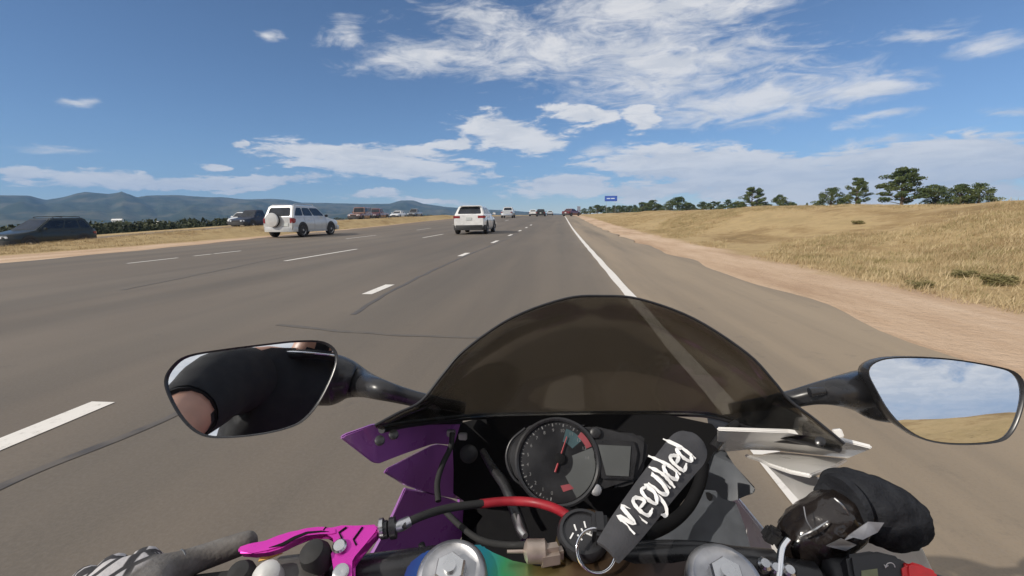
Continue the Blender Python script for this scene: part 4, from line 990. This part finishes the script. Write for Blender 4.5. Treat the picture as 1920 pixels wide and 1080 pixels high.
mirror([(309, 715), (322, 688), (352, 667), (420, 655), (500, 645), (560, 639), (608, 641), (632, 660), (630, 692), (604, 748), (574, 786), (540, 804), (480, 817), (410, 822), (372, 814), (342, 788), (318, 748)],
       (470, 732), .56, (-.150, -.04, 1.165), [(590, 714, .57), (622, 711, .57), (650, 712, .58), (678, 719, .585), (712, 730, .59), (755, 742, .60), (800, 753, .61), (870, 768, .62)], [.034, .036, .0285, .019, .0135, .0110, .010, .010], 'left mirror filled by the reflection of the dark-shirted rider', .0, -1)
rm = mirror([(1622, 694), (1646, 673), (1700, 668), (1780, 672), (1860, 685), (1902, 699), (1917, 728), (1911, 770), (1892, 812), (1862, 829), (1790, 833), (1732, 825), (1690, 802), (1660, 770), (1638, 732)],
       (1775, 750), .56, P(1775, 750, .56) + Vector((.60, -1, .105)), [(1672, 742, .57), (1640, 738, .57), (1605, 733, .58), (1565, 734, .585), (1525, 739, .59), (1485, 748, .60), (1440, 757, .61), (1370, 770, .62)], [.036, .035, .026, .018, .0135, .0115, .0105, .010], 'right mirror reflecting cloudy sky and a strip of dry grass', .004, 1)
tube('stem_boss', PP([(1518, 736, .575), (1545, 733, .573)]), [.006, .005], M_SATIN, rm, 10)
for x in (800, 1450): lathe('mirror_bolt', P(x, 768 if x < 1000 else 772, .60), (0, -.6, 1), [(.009, -.01), (.009, 0), (.005, .003), (.001, .003)], M_SATIN, bike, 14)

# yoke, forks, ignition
TC = P(1100, 1068, .36)
def tp(x, y, h=0.0): return plane_pt(x, y, TC, AX) + AX * h
yoke = plate('top_yoke', [tp(x, y) for x, y in [(745, 1110), (765, 1055), (795, 1032), (840, 1020), (905, 1019), (922, 1040), (960, 1056), (1010, 1066), (1048, 1062), (1052, 1025), (1064, 988), (1082, 972), (1105, 968), (1130, 976), (1146, 1000), (1150, 1048), (1190, 1062), (1260, 1056), (1310, 1042), (1360, 1040), (1410, 1058), (1440, 1110), (1400, 1170), (800, 1170)]], .018, M_SLICK, bike, .002, -AX)
FK = []
for x, y in ((849, 1086), (1355, 1097)):
    c = tp(x, y, .001); FK.append(c)
    f = lathe('fork_cap', c, AX, [(.0275, -.004), (.0275, .006), (.0255, .009), (.0225, .010), (.020, .0085), (.017, .0085)], M_ALU, bike, 40)
    lathe('fork_adjuster', c, AX, [(.0125, .007), (.0125, .016), (.011, .018), (.0005, .018)], M_STEEL, f, 6, 20)
    lathe('adjuster_screw', c, AX, [(.005, .017), (.005, .021), (.0005, .021)], M_STEEL, f, 14)
    lathe('fork_tube', c - AX * .02, -AX, [(.024, 0), (.024, .22), (.029, .22), (.029, .50), (.024, .52)], M_ALU, bike, 24)
ig0 = tp(1092, 1010, .002); ign = lathe('ignition_switch', ig0, AX, [(.021, 0), (.021, .007), (.019, .010), (.0165, .0105), (.016, .008), (.001, .008)], M_SATIN, bike, 36)
for k, (u, v, a) in enumerate([(-.006, -.003, .3), (-.0025, .005, .7), (.002, -.006, .2), (.005, .002, 1.2), (-.009, .004, -.5), (.0, .0, .4)]):
    c = ig0 + Vector((u, 0, 0)) + AX.cross(Vector((1, 0, 0))) * -v + AX * .0085
    box('ignition_mark', c, (.0012, .0055, .0006), M_INK, ign, (Matrix.Rotation(.41, 3, 'X') @ Matrix.Rotation(a, 3, 'Z')))
tube('yoke_rim', [tp(x, y, .001) for x, y in [(1050, 1060), (1050, 1025), (1062, 988), (1082, 971), (1105, 966), (1128, 974)]], .0045, M_SLICK, yoke, 8, 30)
box('damper_mount', tp(1030, 1050, .008), (.022, .014, .016), M_GOLDM, bike, Matrix.Rotation(.3, 3, 'Z'), .004)
lathe('damper_end', tp(1008, 1046, .01), (-1, -.1, 0), [(.006, -.008), (.009, -.006), (.009, .008), (.006, .01), (.0015, .011), (.0013, .024)], M_GOLDM, bike, 18)
# cables
tube('clutch_cable', PP([(752, 986, .40), (790, 968, .41), (840, 953, .425), (905, 944, .44)]), .0038, M_RUBBER, bike, 10, 20)
tube('red_cable_sleeve', PP([(900, 945, .44), (950, 940, .445), (1000, 942, .44), (1040, 953, .425), (1066, 968, .41), (1095, 990, .40)]), .0043, M_REDHOSE, bike, 12, 30)
tube('cable_end', PP([(735, 992, .395), (750, 986, .40), (768, 977, .405)]), [.003, .0052, .0048], M_STEEL, bike, 10, 8)
cb = tube('wiring', PP([(848, 812, .53), (845, 838, .52), (830, 870, .505), (820, 905, .49), (822, 940, .475)]), .0032, M_RUBBER, bike, 8, 24)
tube('wiring', PP([(834, 958, .46), (862, 985, .44), (900, 1012, .42), (950, 1022, .41), (1010, 1020, .40)]), .0030, M_RUBBER, bike, 8, 24)
tube('wiring', PP([(972, 965, .44), (975, 990, .43), (985, 1005, .42)]), [.001, .004, .003], M_ALU, bike, 8, 10)
tube('brake_hose', PP([(1150, 1030, .40), (1230, 1022, .40), (1320, 1024, .40), (1400, 1038, .40), (1470, 1050, .395)]), .0042, M_SATIN, bike, 10, 24)
tube('wiring', PP([(790, 1020, .41), (800, 1045, .40), (815, 1075, .39)]), .003, M_SATIN, bike, 8, 12)
# left bar
LB0, LB1 = P(800, 1064, .40), P(90, 1155, .372); lb = (LB1 - LB0)
def lbp(t): return LB0 + lb * t
tube('left_clip_on', [lbp(-.05), lbp(.23)], .0165, M_SATIN, bike, 24)
tube('left_bar', [lbp(.18), lbp(1.0)], .0112, M_BLACK, bike, 18)
tube('left_grip', [lbp(.50), lbp(.52), lbp(.98), lbp(1.0)], [.0185, .0165, .0165, .018], M_RUBBER, bike, 20)
sw = tube('switch_housing', [lbp(.275), lbp(.285), lbp(.41), lbp(.42)], [.019, .0225, .0225, .018], mat('grey_switch_plastic', (.115, .11, .10), .5, scale=50), bike, 20)
lathe('switch_knob', P(592, 1042, .378), (-.2, -.5, 1), [(.010, -.012), (.0125, .0), (.010, .008), (.004, .011), (.0005, .011)], M_RUBBER, sw, 18)
lathe('turn_switch', P(452, 1076, .37), (0, -.5, 1), [(.010, -.012), (.011, 0), (.008, .006), (.0005, .008)], M_RUBBER, sw, 16)
lathe('switch_glint', P(500, 1078, .368), (0, -.5, 1), [(.011, -.012), (.011, .002), (.007, .006), (.0005, .007)], mat('pale_switch_glint', (.5, .5, .48), .4, scale=50), sw, 16)  # pale button imitates the white highlight on the turn switch
# clutch lever and perch
LC = P(640, 1015, .385); LN = Vector((.05, -.50, .86)).normalized()
def lp(x, y, h=0.0): return plane_pt(x, y, LC, LN) + LN * h
perch = plate('clutch_perch', [lp(x, y) for x, y in [(590, 998), (600, 990), (640, 985), (706, 981), (712, 990), (708, 999), (685, 1020), (662, 1040), (655, 1052), (660, 1078), (668, 1110), (628, 1110), (624, 1060), (626, 1036), (622, 1030), (630, 1004)]], .013, M_MAGENTA, bike, .0022, -LN)
lev = plate('clutch_lever', [lp(x, y, .001) for x, y in [(446, 1026), (470, 1018), (500, 1014), (522, 1008), (545, 998), (572, 990), (600, 987), (632, 990), (634, 1004), (622, 1002), (600, 999), (574, 1002), (552, 1014), (528, 1028), (500, 1036), (474, 1038), (447, 1037)]], .010, M_MAGENTA, bike, .0014, -LN)
plate('lever_shade', [lp(x, y, .0016) for x, y in [(505, 1028), (530, 1019), (552, 1007), (576, 998), (604, 996), (618, 998), (602, 999), (577, 1002), (553, 1013), (530, 1025)]], .001, M_MATTE, lev, 0, -LN)  # thin black plate imitates the shaded face and hollow below the lever's edge
for a, b, c in (((650, 989), (636, 999), (641, 1009)), ((680, 989), (663, 1012), (668, 1022)), ((612, 989), (608, 994), (607, 995))):
    tube('perch_groove', [lp(*a, .0008), lp(*b, .0008), lp(*c, .0008)], .0008, M_MATTE, perch, 6)
lathe('pivot_bolt', lp(638, 1026, -.002), LN, [(.006, 0), (.006, .005), (.0045, .0065), (.0005, .0065)], M_STEEL, perch, 14)
lathe('clamp_bolt', lp(640, 1074, -.002), LN, [(.0065, 0), (.0065, .004), (.004, .005), (.0005, .004)], M_STEEL, perch, 14)
lathe('cable_adjuster', lp(716, 989, -.005), (lp(740, 984) - lp(716, 989)), [(.004, -.004), (.0075, -.002), (.0075, .004), (.006, .005), (.009, .006), (.009, .011), (.003, .012), (.003, .02)], M_SATIN, perch, 14)
lathe('adjuster_nut', lp(709, 988, -.004), (lp(740, 984) - lp(716, 989)), [(.0075, 0), (.0085, .001), (.0085, .004), (.006, .005)], M_STEEL, perch, 12)
plate('yellow_tape', PP([(482, 1038, .392), (530, 1037, .390), (505, 1047, .388), (484, 1053, .386), (487, 1045, .389)]), .001, M_YELLOW, lev)
# right bar
RB0, RB1 = P(1400, 1075, .395), P(2080, 1170, .365); rb = RB1 - RB0
def rbp(t): return RB0 + rb * t
tube('right_clip_on', [rbp(-.08), rbp(.2)], .0165, M_SATIN, bike, 24)
tube('right_bar', [rbp(.1), rbp(1.0)], .0112, M_BLACK, bike, 18)
tube('right_grip', [rbp(.50), rbp(.52), rbp(.98), rbp(1.0)], [.0195, .017, .017, .018], mat('grey_grip_rubber', (.09, .09, .095), .7, scale=80, bump=.4, bscale=300), bike, 20)
tube('steering_damper', PP([(1130, 1042, .395), (1300, 1040, .398), (1450, 1052, .40)]), .0095, M_SATIN, bike, 18)
tube('damper_rod', PP([(1060, 1046, .393), (1140, 1042, .395)]), .004, M_STEEL, bike, 12)
th = tube('throttle_housing', [rbp(.22), rbp(.235), rbp(.38), rbp(.40)], [.020, .0245, .0245, .019], M_BLACK, bike, 20)
plate('housing_lid', PP([(1588, 1038, .372), (1640, 1030, .372), (1690, 1042, .368), (1712, 1064, .362), (1700, 1110, .350), (1600, 1110, .352)]), .018, M_BLACK, th, .003)
text_mesh('housing_symbol', '↶', .012, Matrix.Translation(P(1668, 1061, .3615)) @ cam.matrix_world.to_3x3().to_4x4(), M_INK, th)
plate('kill_switch', PP([(1694, 1056, .360), (1706, 1050, .360), (1740, 1060, .357), (1764, 1074, .353), (1772, 1110, .345), (1700, 1110, .347)]), .016, M_REDSW, th, .003)
plate('indicator_label', PP([(1615, 1070, .362), (1645, 1066, .361), (1648, 1090, .355), (1616, 1090, .356)]), .002, mat('olive_label', (.20, .21, .11), .5), th)
# brake master cylinder with a cloth-covered reservoir and a wrapped bracket
camR = cam.matrix_world.to_3x3()
def blob(nm, px, py, d, rx, ry, rz_, ang, m, par, amp, seed, fr=60.0, sq=2.3):
    c = P(px, py, d); bm = bmesh.new(); bmesh.ops.create_uvsphere(bm, u_segments=72, v_segments=44, radius=1.0)
    rot = camR @ Matrix.Rotation(ang, 3, 'Z')
    for v in bm.verts:
        q = v.co.copy(); s = (abs(q.x) ** sq + abs(q.y) ** sq + abs(q.z) ** sq) ** (-1 / sq)
        q = Vector((q.x * rx, q.y * ry, q.z * rz_)) * s
        q *= 1 + amp * mnoise.fractal(q * fr + Vector((seed, 0, 0)), 1, 2, 3)
        v.co = c + rot @ q
    return bmobj(nm, bm, m, par, True)
mc = blob('brake_reservoir', 1634, 953, .425, .047, .029, .034, R(-24), M_SOCK, bike, .085, 3, 60)
mc['label'] = 'brake fluid reservoir under a black cloth cover'
lathe('reservoir_band', P(1582, 942, .412), P(1646, 946, .425) - P(1560, 980, .415), [(.025, -.003), (.0255, 0), (.025, .003)], M_SOCK, mc, 30)
wr = blob('wrapped_bracket', 1545, 988, .412, .043, .025, .026, R(34), M_WRAP, bike, .10, 8, 55)
tube('wrap_glint', PP([(1500, 1006, .386), (1525, 994, .382), (1552, 977, .385)]), [.0005, .0011, .0005], M_STEEL, wr, 6, 10)  # thin bright metal tubes imitate highlights along the wrap
tube('wrap_glint', PP([(1507, 950, .392), (1512, 975, .386), (1522, 992, .384)]), .0005, M_ALU, wr, 6, 10)
tube('wrap_glint', PP([(1564, 934, .392), (1580, 948, .388), (1592, 966, .390)]), .0007, M_STEEL, wr, 6, 10)
plate('silver_tape', PP([(1550, 1024, .382), (1578, 1010, .380), (1606, 1022, .378), (1586, 1033, .379)]), .0012, M_ALU, wr)
plate('silver_tape', PP([(1582, 1014, .380), (1592, 1003, .381), (1628, 978, .383), (1658, 980, .382), (1646, 998, .380), (1618, 1012, .378), (1600, 1008, .379)]), .0012, M_ALU, wr)
box('lever_pivot', P(1447, 1003, .40), (.014, .012, .014), M_SATIN, bike, Matrix.Rotation(.5, 3, 'Y'), .003)
tube('brake_line', PP([(1478, 1012, .388), (1466, 1030, .384), (1462, 1060, .376), (1458, 1100, .365)]), .0030, M_CHROME, bike, 10, 18)
for x, y in ((1434, 1058), (1455, 1066), (1480, 1070)): lathe('bar_bolt', P(x, y, .375), (0, -.6, 1), [(.0055, -.006), (.0055, .001), (.0035, .003), (.0005, .003)], M_STEEL, bike, 14)
plate('brake_lever', PP([(1470, 1030, .41), (1600, 1040, .43), (1760, 1085, .43), (1960, 1135, .41), (1960, 1153, .41), (1760, 1105, .43), (1600, 1060, .43), (1478, 1046, .41)]), .010, M_SATIN, bike, .003)
# the rest of the machine, below the frame
bx = (FK[0].x + FK[1].x) / 2
def ellip(nm, c, r, m, sq=2.4, fn=None):
    bm = bmesh.new(); bmesh.ops.create_uvsphere(bm, u_segments=32, v_segments=20, radius=1.0)
    for v in bm.verts:
        q = v.co; s = (abs(q.x) ** sq + abs(q.y) ** sq + abs(q.z) ** sq) ** (-1 / sq)
        v.co = Vector(c) + Vector((q.x * r[0] * s, q.y * r[1] * s, q.z * r[2] * s))
        if fn: v.co = fn(v.co)
    return bmobj(nm, bm, m, bike, True)
ellip('fuel_tank', (bx, -.05, .74), (.165, .25, .12), M_PURPLE)
ellip('seat', (bx, -.45, .78), (.14, .22, .045), M_MATTE, 3)
ellip('tail', (bx, -.78, .86), (.10, .26, .06), M_PURPLE, 2.2)
ellip('engine', (bx, .0, .46), (.19, .27, .20), M_ALU, 4)
plate('left_belly_fairing', [(bx - .22, .62, .70), (bx - .24, .30, .72), (bx - .24, .02, .55), (bx - .22, -.30, .34), (bx - .19, -.25, .24), (bx - .20, .35, .26), (bx - .21, .58, .45)], .006, M_PURPLE, bike, .002, Vector((1, 0, 0)))
plate('right_belly_fairing', [(bx + .22, .62, .70), (bx + .24, .30, .72), (bx + .24, .02, .55), (bx + .22, -.30, .34), (bx + .19, -.25, .24), (bx + .20, .35, .26), (bx + .21, .58, .45)], .006, M_WHITEF, bike, .002, Vector((-1, 0, 0)))
fa = FK[0].lerp(FK[1], .5) - AX * .555; rw = .30; fy = fa.y
for y, w in ((fy, .055), (-.78, .085)):
    wl_ = lathe('wheel', (bx, y, rw), (1, 0, 0), [(.21, -w), (.255, -w), (.288, -w * .6), (rw, 0), (.288, w * .6), (.255, w), (.21, w)], M_TYRE, bike, 40)
    lathe('rim', (bx, y, rw), (1, 0, 0), [(.212, -w * .8), (.18, -w * .3), (.05, -.03), (.03, -.05), (.03, .05), (.05, .03), (.18, w * .3), (.212, w * .8)], M_SATIN, wl_, 30)
    for s in (-1, 1): lathe('brake_disc', (bx + s * .062, y, rw), (s, 0, 0), [(.10, 0), (.155, 0), (.155, .005), (.10, .005)], M_STEEL, wl_, 36)
ellip('front_mudguard', (bx, fy, .47), (.065, .22, .15), M_PURPLE, 2.2)
tube('swingarm', [(bx - .1, -.25, .42), (bx - .11, -.78, .31)], [.035, .025], M_ALU, bike, 10); tube('swingarm', [(bx + .1, -.25, .42), (bx + .11, -.78, .31)], [.035, .025], M_ALU, bike, 10)
for s in (-1, 1): tube('footpeg', [(bx + s * .16, -.45, .40), (bx + s * .27, -.46, .40)], .012, M_STEEL, bike, 10)

# ------------------------------------------------------------------ key strap
strap = empty('key_strap', tuple(tp(1140, 1030, .012))); tag(strap, 'dark grey key strap with white brush lettering hanging from the ignition key', 'key strap')
inv = Matrix.Translation(-Vector(strap.location))
def to_strap(o): o.data.transform(inv); o.parent = strap; return o
sp = [P(1138, 1038, .335), P(1175, 988, .352), P(1225, 922, .375), P(1268, 868, .40), P(1303, 826, .425)]
sc_ = crom(sp, 40); hw = [.0085 + .0088 * (i / 40) ** .8 for i in range(41)]
for i in range(34, 41): hw[i] *= math.sqrt(max(.05, 1 - ((i - 33) / 7.6) ** 2.4))
side = []
for i, p in enumerate(sc_):
    t = (sc_[min(i + 1, 40)] - sc_[max(i - 1, 0)]).normalized(); vw = (Vector(CPOS) - p).normalized()
    s = vw.cross(t).normalized(); side.append((t, s, t.cross(s).normalized() if t.cross(s).dot(vw) > 0 else -t.cross(s).normalized()))
V = []; 
for i, p in enumerate(sc_):
    t, s, n = side[i]
    for k in range(7):
        u = -1 + k / 3; V.append(p + s * hw[i] * u + n * (.0035 * (1 - u * u) + .0006 * mnoise.noise(p * 40 + s * u)))
bm = bmesh.new(); vs = [bm.verts.new(v) for v in V]
for i in range(40):
    for k in range(6): bm.faces.new((vs[i * 7 + k], vs[i * 7 + k + 1], vs[i * 7 + k + 8], vs[i * 7 + k + 7]))
bm.normal_update(); bmesh.ops.solidify(bm, geom=bm.faces[:], thickness=.003)
to_strap(bmobj('strap', bm, M_STRAP, None, True, 60))
GL = {'M': [[(0, .1), (.12, 1.25), (.42, .35), (.72, 1.35), (.95, -.1)]],
      'e': [[(.06, .52), (.62, .62), (.5, 1.02), (.16, .95), (.0, .48), (.22, .02), (.7, .14)]],
      'g': [[(.62, .95), (.2, 1.02), (0, .55), (.25, .1), (.58, .45), (.62, 1.02), (.6, -.25), (.34, -.62), (.02, -.38)]],
      'u': [[(0, 1.1), (.04, .25), (.3, .0), (.58, .4), (.62, 1.15), (.72, -.12)]],
      'i': [[(0, 1.65), (.08, .7), (.1, -.15)]],
      'd': [[(.50, 1.95), (.60, .9), (.72, -.1)], [(.58, .85), (.22, 1.0), (.0, .5), (.22, .02), (.62, .25)]]}
adv = {'M': 1.12, 'e': .84, 'g': .86, 'u': .92, 'i': .30, 'd': .92}
word = 'Meguided'; total = sum(adv[c] for c in word); bm = bmesh.new(); xo = 0
arc = [0]
for a, b in zip(sc_, sc_[1:]): arc.append(arc[-1] + (b - a).length)
s0, s1 = arc[9], arc[34]; unit = (s1 - s0) / total; jr = random.Random(4)
def on_strap(x, y):
    s = s0 + x * unit; i = int(np.searchsorted(arc, s)); i = max(1, min(40, i)); f = (s - arc[i - 1]) / (arc[i] - arc[i - 1])
    p = sc_[i - 1].lerp(sc_[i], f); t, sd, n = side[i]
    up = sd if sd.dot(Vector((-1, 0, .5))) > 0 else -sd
    o = (y - .55) * unit * .95; u = o / hw[i]
    return p + up * o + n * (.0084 + .0035 * (-u * u))
def brush(q, k):
    c = crom(q, k); L, Rr = [], []
    for i, p in enumerate(c):
        t = (c[min(i + 1, k)] - c[max(i - 1, 0)]).normalized(); n = (Vector(CPOS) - p).normalized(); sd = n.cross(t).normalized()
        w = unit * (.095 if 1 < i < k - 1 else .05) * (1 + jr.uniform(-.22, .22))
        L.append(bm.verts.new(p - sd * w)); Rr.append(bm.verts.new(p + sd * w))
    for i in range(k): bm.faces.new((L[i], Rr[i], Rr[i + 1], L[i + 1]))
for c in word:
    for st in GL[c]:
        q = [on_strap(xo + x + jr.uniform(-.05, .05), y + jr.uniform(-.09, .09)) for x, y in st]
        k = len(q) * 4
        brush(q, k)
    xo += adv[c]
to_strap(bmobj('lettering', bm, M_INK, None, True))
rc = tp(1116, 1052, .016); rn = (Vector(CPOS) - rc).normalized() + Vector((.2, 0, 0)); _, ru, rv = frame_of(rn)
bm = bmesh.new(); add_tube(bm, [rc + (ru * math.cos(a) + rv * math.sin(a)) * .0150 for a in (2 * math.pi * k / 40 for k in range(41))], .0013, 8, False); to_strap(bmobj('key_ring', bm, M_CHROME, None, True))
to_strap(box('key_head', tp(1122, 1012, .016), (.012, .020, .022), M_BLACK, None, Matrix.Rotation(.41, 3, 'X'), .003))
to_strap(tube('key_blade', [tp(1098, 1011, -.004), tp(1110, 1011, .014)], .0025, M_STEEL, None, 8))

# ------------------------------------------------------------------ rider
person = empty('person', (bx, -.42, 0)); tag(person, 'rider in a black shirt and patterned gloves, left finger on the clutch lever', 'person')
pinv = Matrix.Translation(-Vector(person.location))
def to_person(o): o.data.transform(pinv); o.parent = person; return o
WL = P(200, 1235, .315); WR = P(2140, 1255, .30)
bv = [(bx, -.44, .90), (bx, -.35, 1.02), (bx, -.215, 1.14), (bx, -.135, 1.235), (bx, -.06, 1.285), (bx, -.01, 1.34), (bx, .03, 1.405), (bx, .025, 1.495)]
br = [(.175, .13), (.170, .125), (.185, .125), (.15, .10), (.062, .062), (.052, .055), (.074, .088), (.066, .080)]
be = [(i, i + 1) for i in range(7)]
bv.append((bx, .135, 1.405)); br.append((.014, .016)); be.append((6, 8))          # nose
bv.append((bx, .105, 1.355)); br.append((.035, .030)); be.append((6, 9))        # chin
for s, w in ((-1, WL), (1, WR)):
    i = len(bv); el_ = Vector((bx + s * .375, .055, .975)); w_ = Vector(w)
    bv += [(bx + s * .15, -.105, 1.235), (bx + s * .225, -.07, 1.19), (bx + s * .305, -.02, 1.09), tuple(el_), tuple(el_.lerp(w_, .35)), tuple(el_.lerp(w_, .75)), tuple(w_)]
    br += [.085, .072, .057, .049, .049, .039, .030]
    be += [(3, i)] + [(i + k, i + k + 1) for k in range(6)]
    j = len(bv)
    bv += [(bx + s * .10, -.40, .86), (bx + s * .20, -.20, .76), (bx + s * .265, -.02, .64), (bx + s * .245, -.22, .53), (bx + s * .225, -.44, .44), (bx + s * .23, -.46, .385), (bx + s * .24, -.33, .375)]
    br += [.10, .090, .066, .058, .045, .042, .034]
    be += [(0, j)] + [(j + k, j + k + 1) for k in range(6)]
body = skin('body', bv, be, br, [M_CLOTH, M_SKIN, M_DENIM, M_MATTE], None, 2, 0)
for f in body.data.polygons:
    c = f.center; ax_ = abs(c.x - bx)
    if c.z > 1.29: f.material_index = 1
    elif c.z < .92 and c.z < .46 : f.material_index = 3
    elif c.z < .93 and c.y < .08 and ax_ < .33 and not (ax_ > .27 and c.y > -.02 and c.z > .74): f.material_index = 2
    elif ax_ > .272 and c.y > -.06: f.material_index = 1
    else: f.material_index = 0
to_person(body)
for s in (-1, 1):
    to_person(tube('sleeve', [(bx + s * .15, -.105, 1.23), (bx + s * .225, -.07, 1.19), (bx + s * .275, -.038, 1.128), (bx + s * .305, -.02, 1.092), (bx + s * .312, -.012, 1.082)], [.085, .082, .072, .064, .059], M_CLOTH, None, 20, 18))
to_person(tube('collar', [(bx + .078 * math.sin(a), -.058 + .072 * math.cos(a), 1.285 - .028 * math.cos(a)) for a in (2 * math.pi * k / 24 for k in range(25))], .012, M_CLOTH, None, 10))
# head details
hc = Vector((bx, .025, 1.45)); bm = bmesh.new(); bmesh.ops.create_uvsphere(bm, u_segments=28, v_segments=18, radius=1)
for v in bm.verts:
    q = v.co; v.co = hc + Vector((q.x * .082, q.y * .100, q.z * .095)) * (1 + .04 * mnoise.noise(q * 5))
bmesh.ops.delete(bm, geom=[v for v in bm.verts if v.co.y > hc.y + .045 and v.co.z < hc.z + .05 or v.co.z < hc.z - .07], context='VERTS')
to_person(bmobj('hair', bm, M_HAIR, None, True))
for s in (-1, 1):
    ey_ = to_person(lathe('eye', (bx + s * .03, .10, 1.433), (0, 1, 0), [(.012, -.008), (.0125, 0), (.009, .006), (.001, .008)], M_INK, None, 16))
    to_person(lathe('pupil', (bx + s * .03, .1065, 1.433), (0, 1, 0), [(.006, 0), (.005, .0022), (.001, .0025)], M_HAIR, None, 14))
    to_person(tube('eyebrow', [(bx + s * .014, .109, 1.453), (bx + s * .03, .109, 1.457), (bx + s * .046, .101, 1.451)], [.003, .004, .002], M_HAIR, None, 8))
    to_person(tube('ear', [(bx + s * .078, .015, 1.39), (bx + s * .086, .005, 1.415), (bx + s * .080, .015, 1.44)], [.008, .013, .008], M_SKIN, None, 10, 8))
to_person(tube('mouth', [(bx - .022, .117, 1.377), (bx, .129, 1.377), (bx + .022, .117, 1.377)], [.002, .006, .002], mat('lips', (.38, .14, .12), .5), None, 8, 10))
to_person(tube('neck_chain', [(bx + .085 * math.sin(a), -.06 + .095 * math.cos(a), 1.297 - .05 * math.cos(a)) for a in (2 * math.pi * k / 24 for k in range(25))], .0028, M_CHROME, None, 8))
def glove(nm, f, mir, index_out):
    q = lambda x, y, d: f(x, y, d)
    v = [q(200, 1235, .315), q(225, 1150, .35), q(318, 1070, .378), q(268, 1062, .376), q(212, 1074, .372), q(162, 1092, .366)]
    r = [.030, (.036, .022), .0145, .0150, .0145, .0125]; e = [(0, 1), (1, 2), (1, 3), (1, 4), (1, 5)]
    fing = {2: [(360, 1052, .392), (402, 1038, .402), (446, 1022, .408), (486, 1008, .413)] if index_out else [(325, 1055, .40), (345, 1062, .42), (352, 1105, .425), (340, 1140, .415)],
            3: [(272, 1050, .40), (290, 1062, .418), (300, 1105, .424), (290, 1140, .412)], 4: [(214, 1062, .398), (226, 1075, .414), (234, 1118, .418), (226, 1150, .406)], 5: [(162, 1082, .388), (172, 1095, .402), (180, 1130, .406), (175, 1158, .396)]}
    rr = {2: [.0118, .0112, .0108, .0098], 3: [.012, .0115, .0105, .009], 4: [.0115, .011, .010, .0088], 5: [.010, .0095, .009, .008]}
    for k, ch in fing.items():
        a = k
        for p, ra in zip(ch, rr[k]): v.append(q(*p)); r.append(ra); e.append((a, len(v) - 1)); a = len(v) - 1
    a = 1
    for p, ra in zip([(300, 1150, .352), (365, 1138, .362), (420, 1128, .372), (452, 1128, .380)], [.017, .0135, .012, .010]): v.append(q(*p)); r.append(ra); e.append((a, len(v) - 1)); a = len(v) - 1
    return to_person(skin(nm, v, e, r, M_GLOVE, None, 2, 1))
gl = glove('glove', lambda x, y, d: P(x, y, d), False, True); gl['label'] = 'left glove with pale bone pattern on the knuckles'
for a, b in (((345, 1058, .388), (352, 1055, .390)),):
    pa, pb = P(*a), P(*b); _, uu, vv = frame_of(pb - pa)
    to_person(tube('glove_seam', [pa + (uu * math.cos(t) + vv * math.sin(t)) *   .0120 for t in (2 * math.pi * k / 24 for k in range(25))], .0007, M_GREYF, None, 6))
glove('glove', lambda x, y, d: P(2300 - x + 40, y + 40, d), True, False)
to_person(tube('glove_cuff', [Vector(WL).lerp(P(225, 1150, .35), -.25), Vector(WL).lerp(P(225, 1150, .35), .35)], [.037, .034], M_MATTE, None, 18))
to_person(tube('glove_cuff', [Vector(WR) + Vector((.01, -.03, .02)), Vector(WR) + Vector((-.005, .02, -.01))], [.037, .034], M_MATTE, None, 18))

# ------------------------------------------------------------------ haze
hz = bpy.data.materials.new('haze_air'); hz.use_nodes = True; T = hz.node_tree
T.nodes.remove(T.nodes['Principled BSDF'])
pv = nd(T, 'ShaderNodeVolumePrincipled'); pv.inputs['Density'].default_value = 0.00012
pv.inputs['Color'].default_value = (.30, .56, 1.0, 1); pv.inputs['Anisotropy'].default_value = 0.0
lk(T, pv.outputs[0], T.nodes['Material Output'].inputs['Volume'])
hb = box('haze', (0, 0, 0), (1, 1, 1), hz)
hb.scale = (13400, 13400, 560); hb.location = (0, 0, 240)
tag(hb, 'thin bluish haze in the air before the mountains', 'haze', kind='stuff')
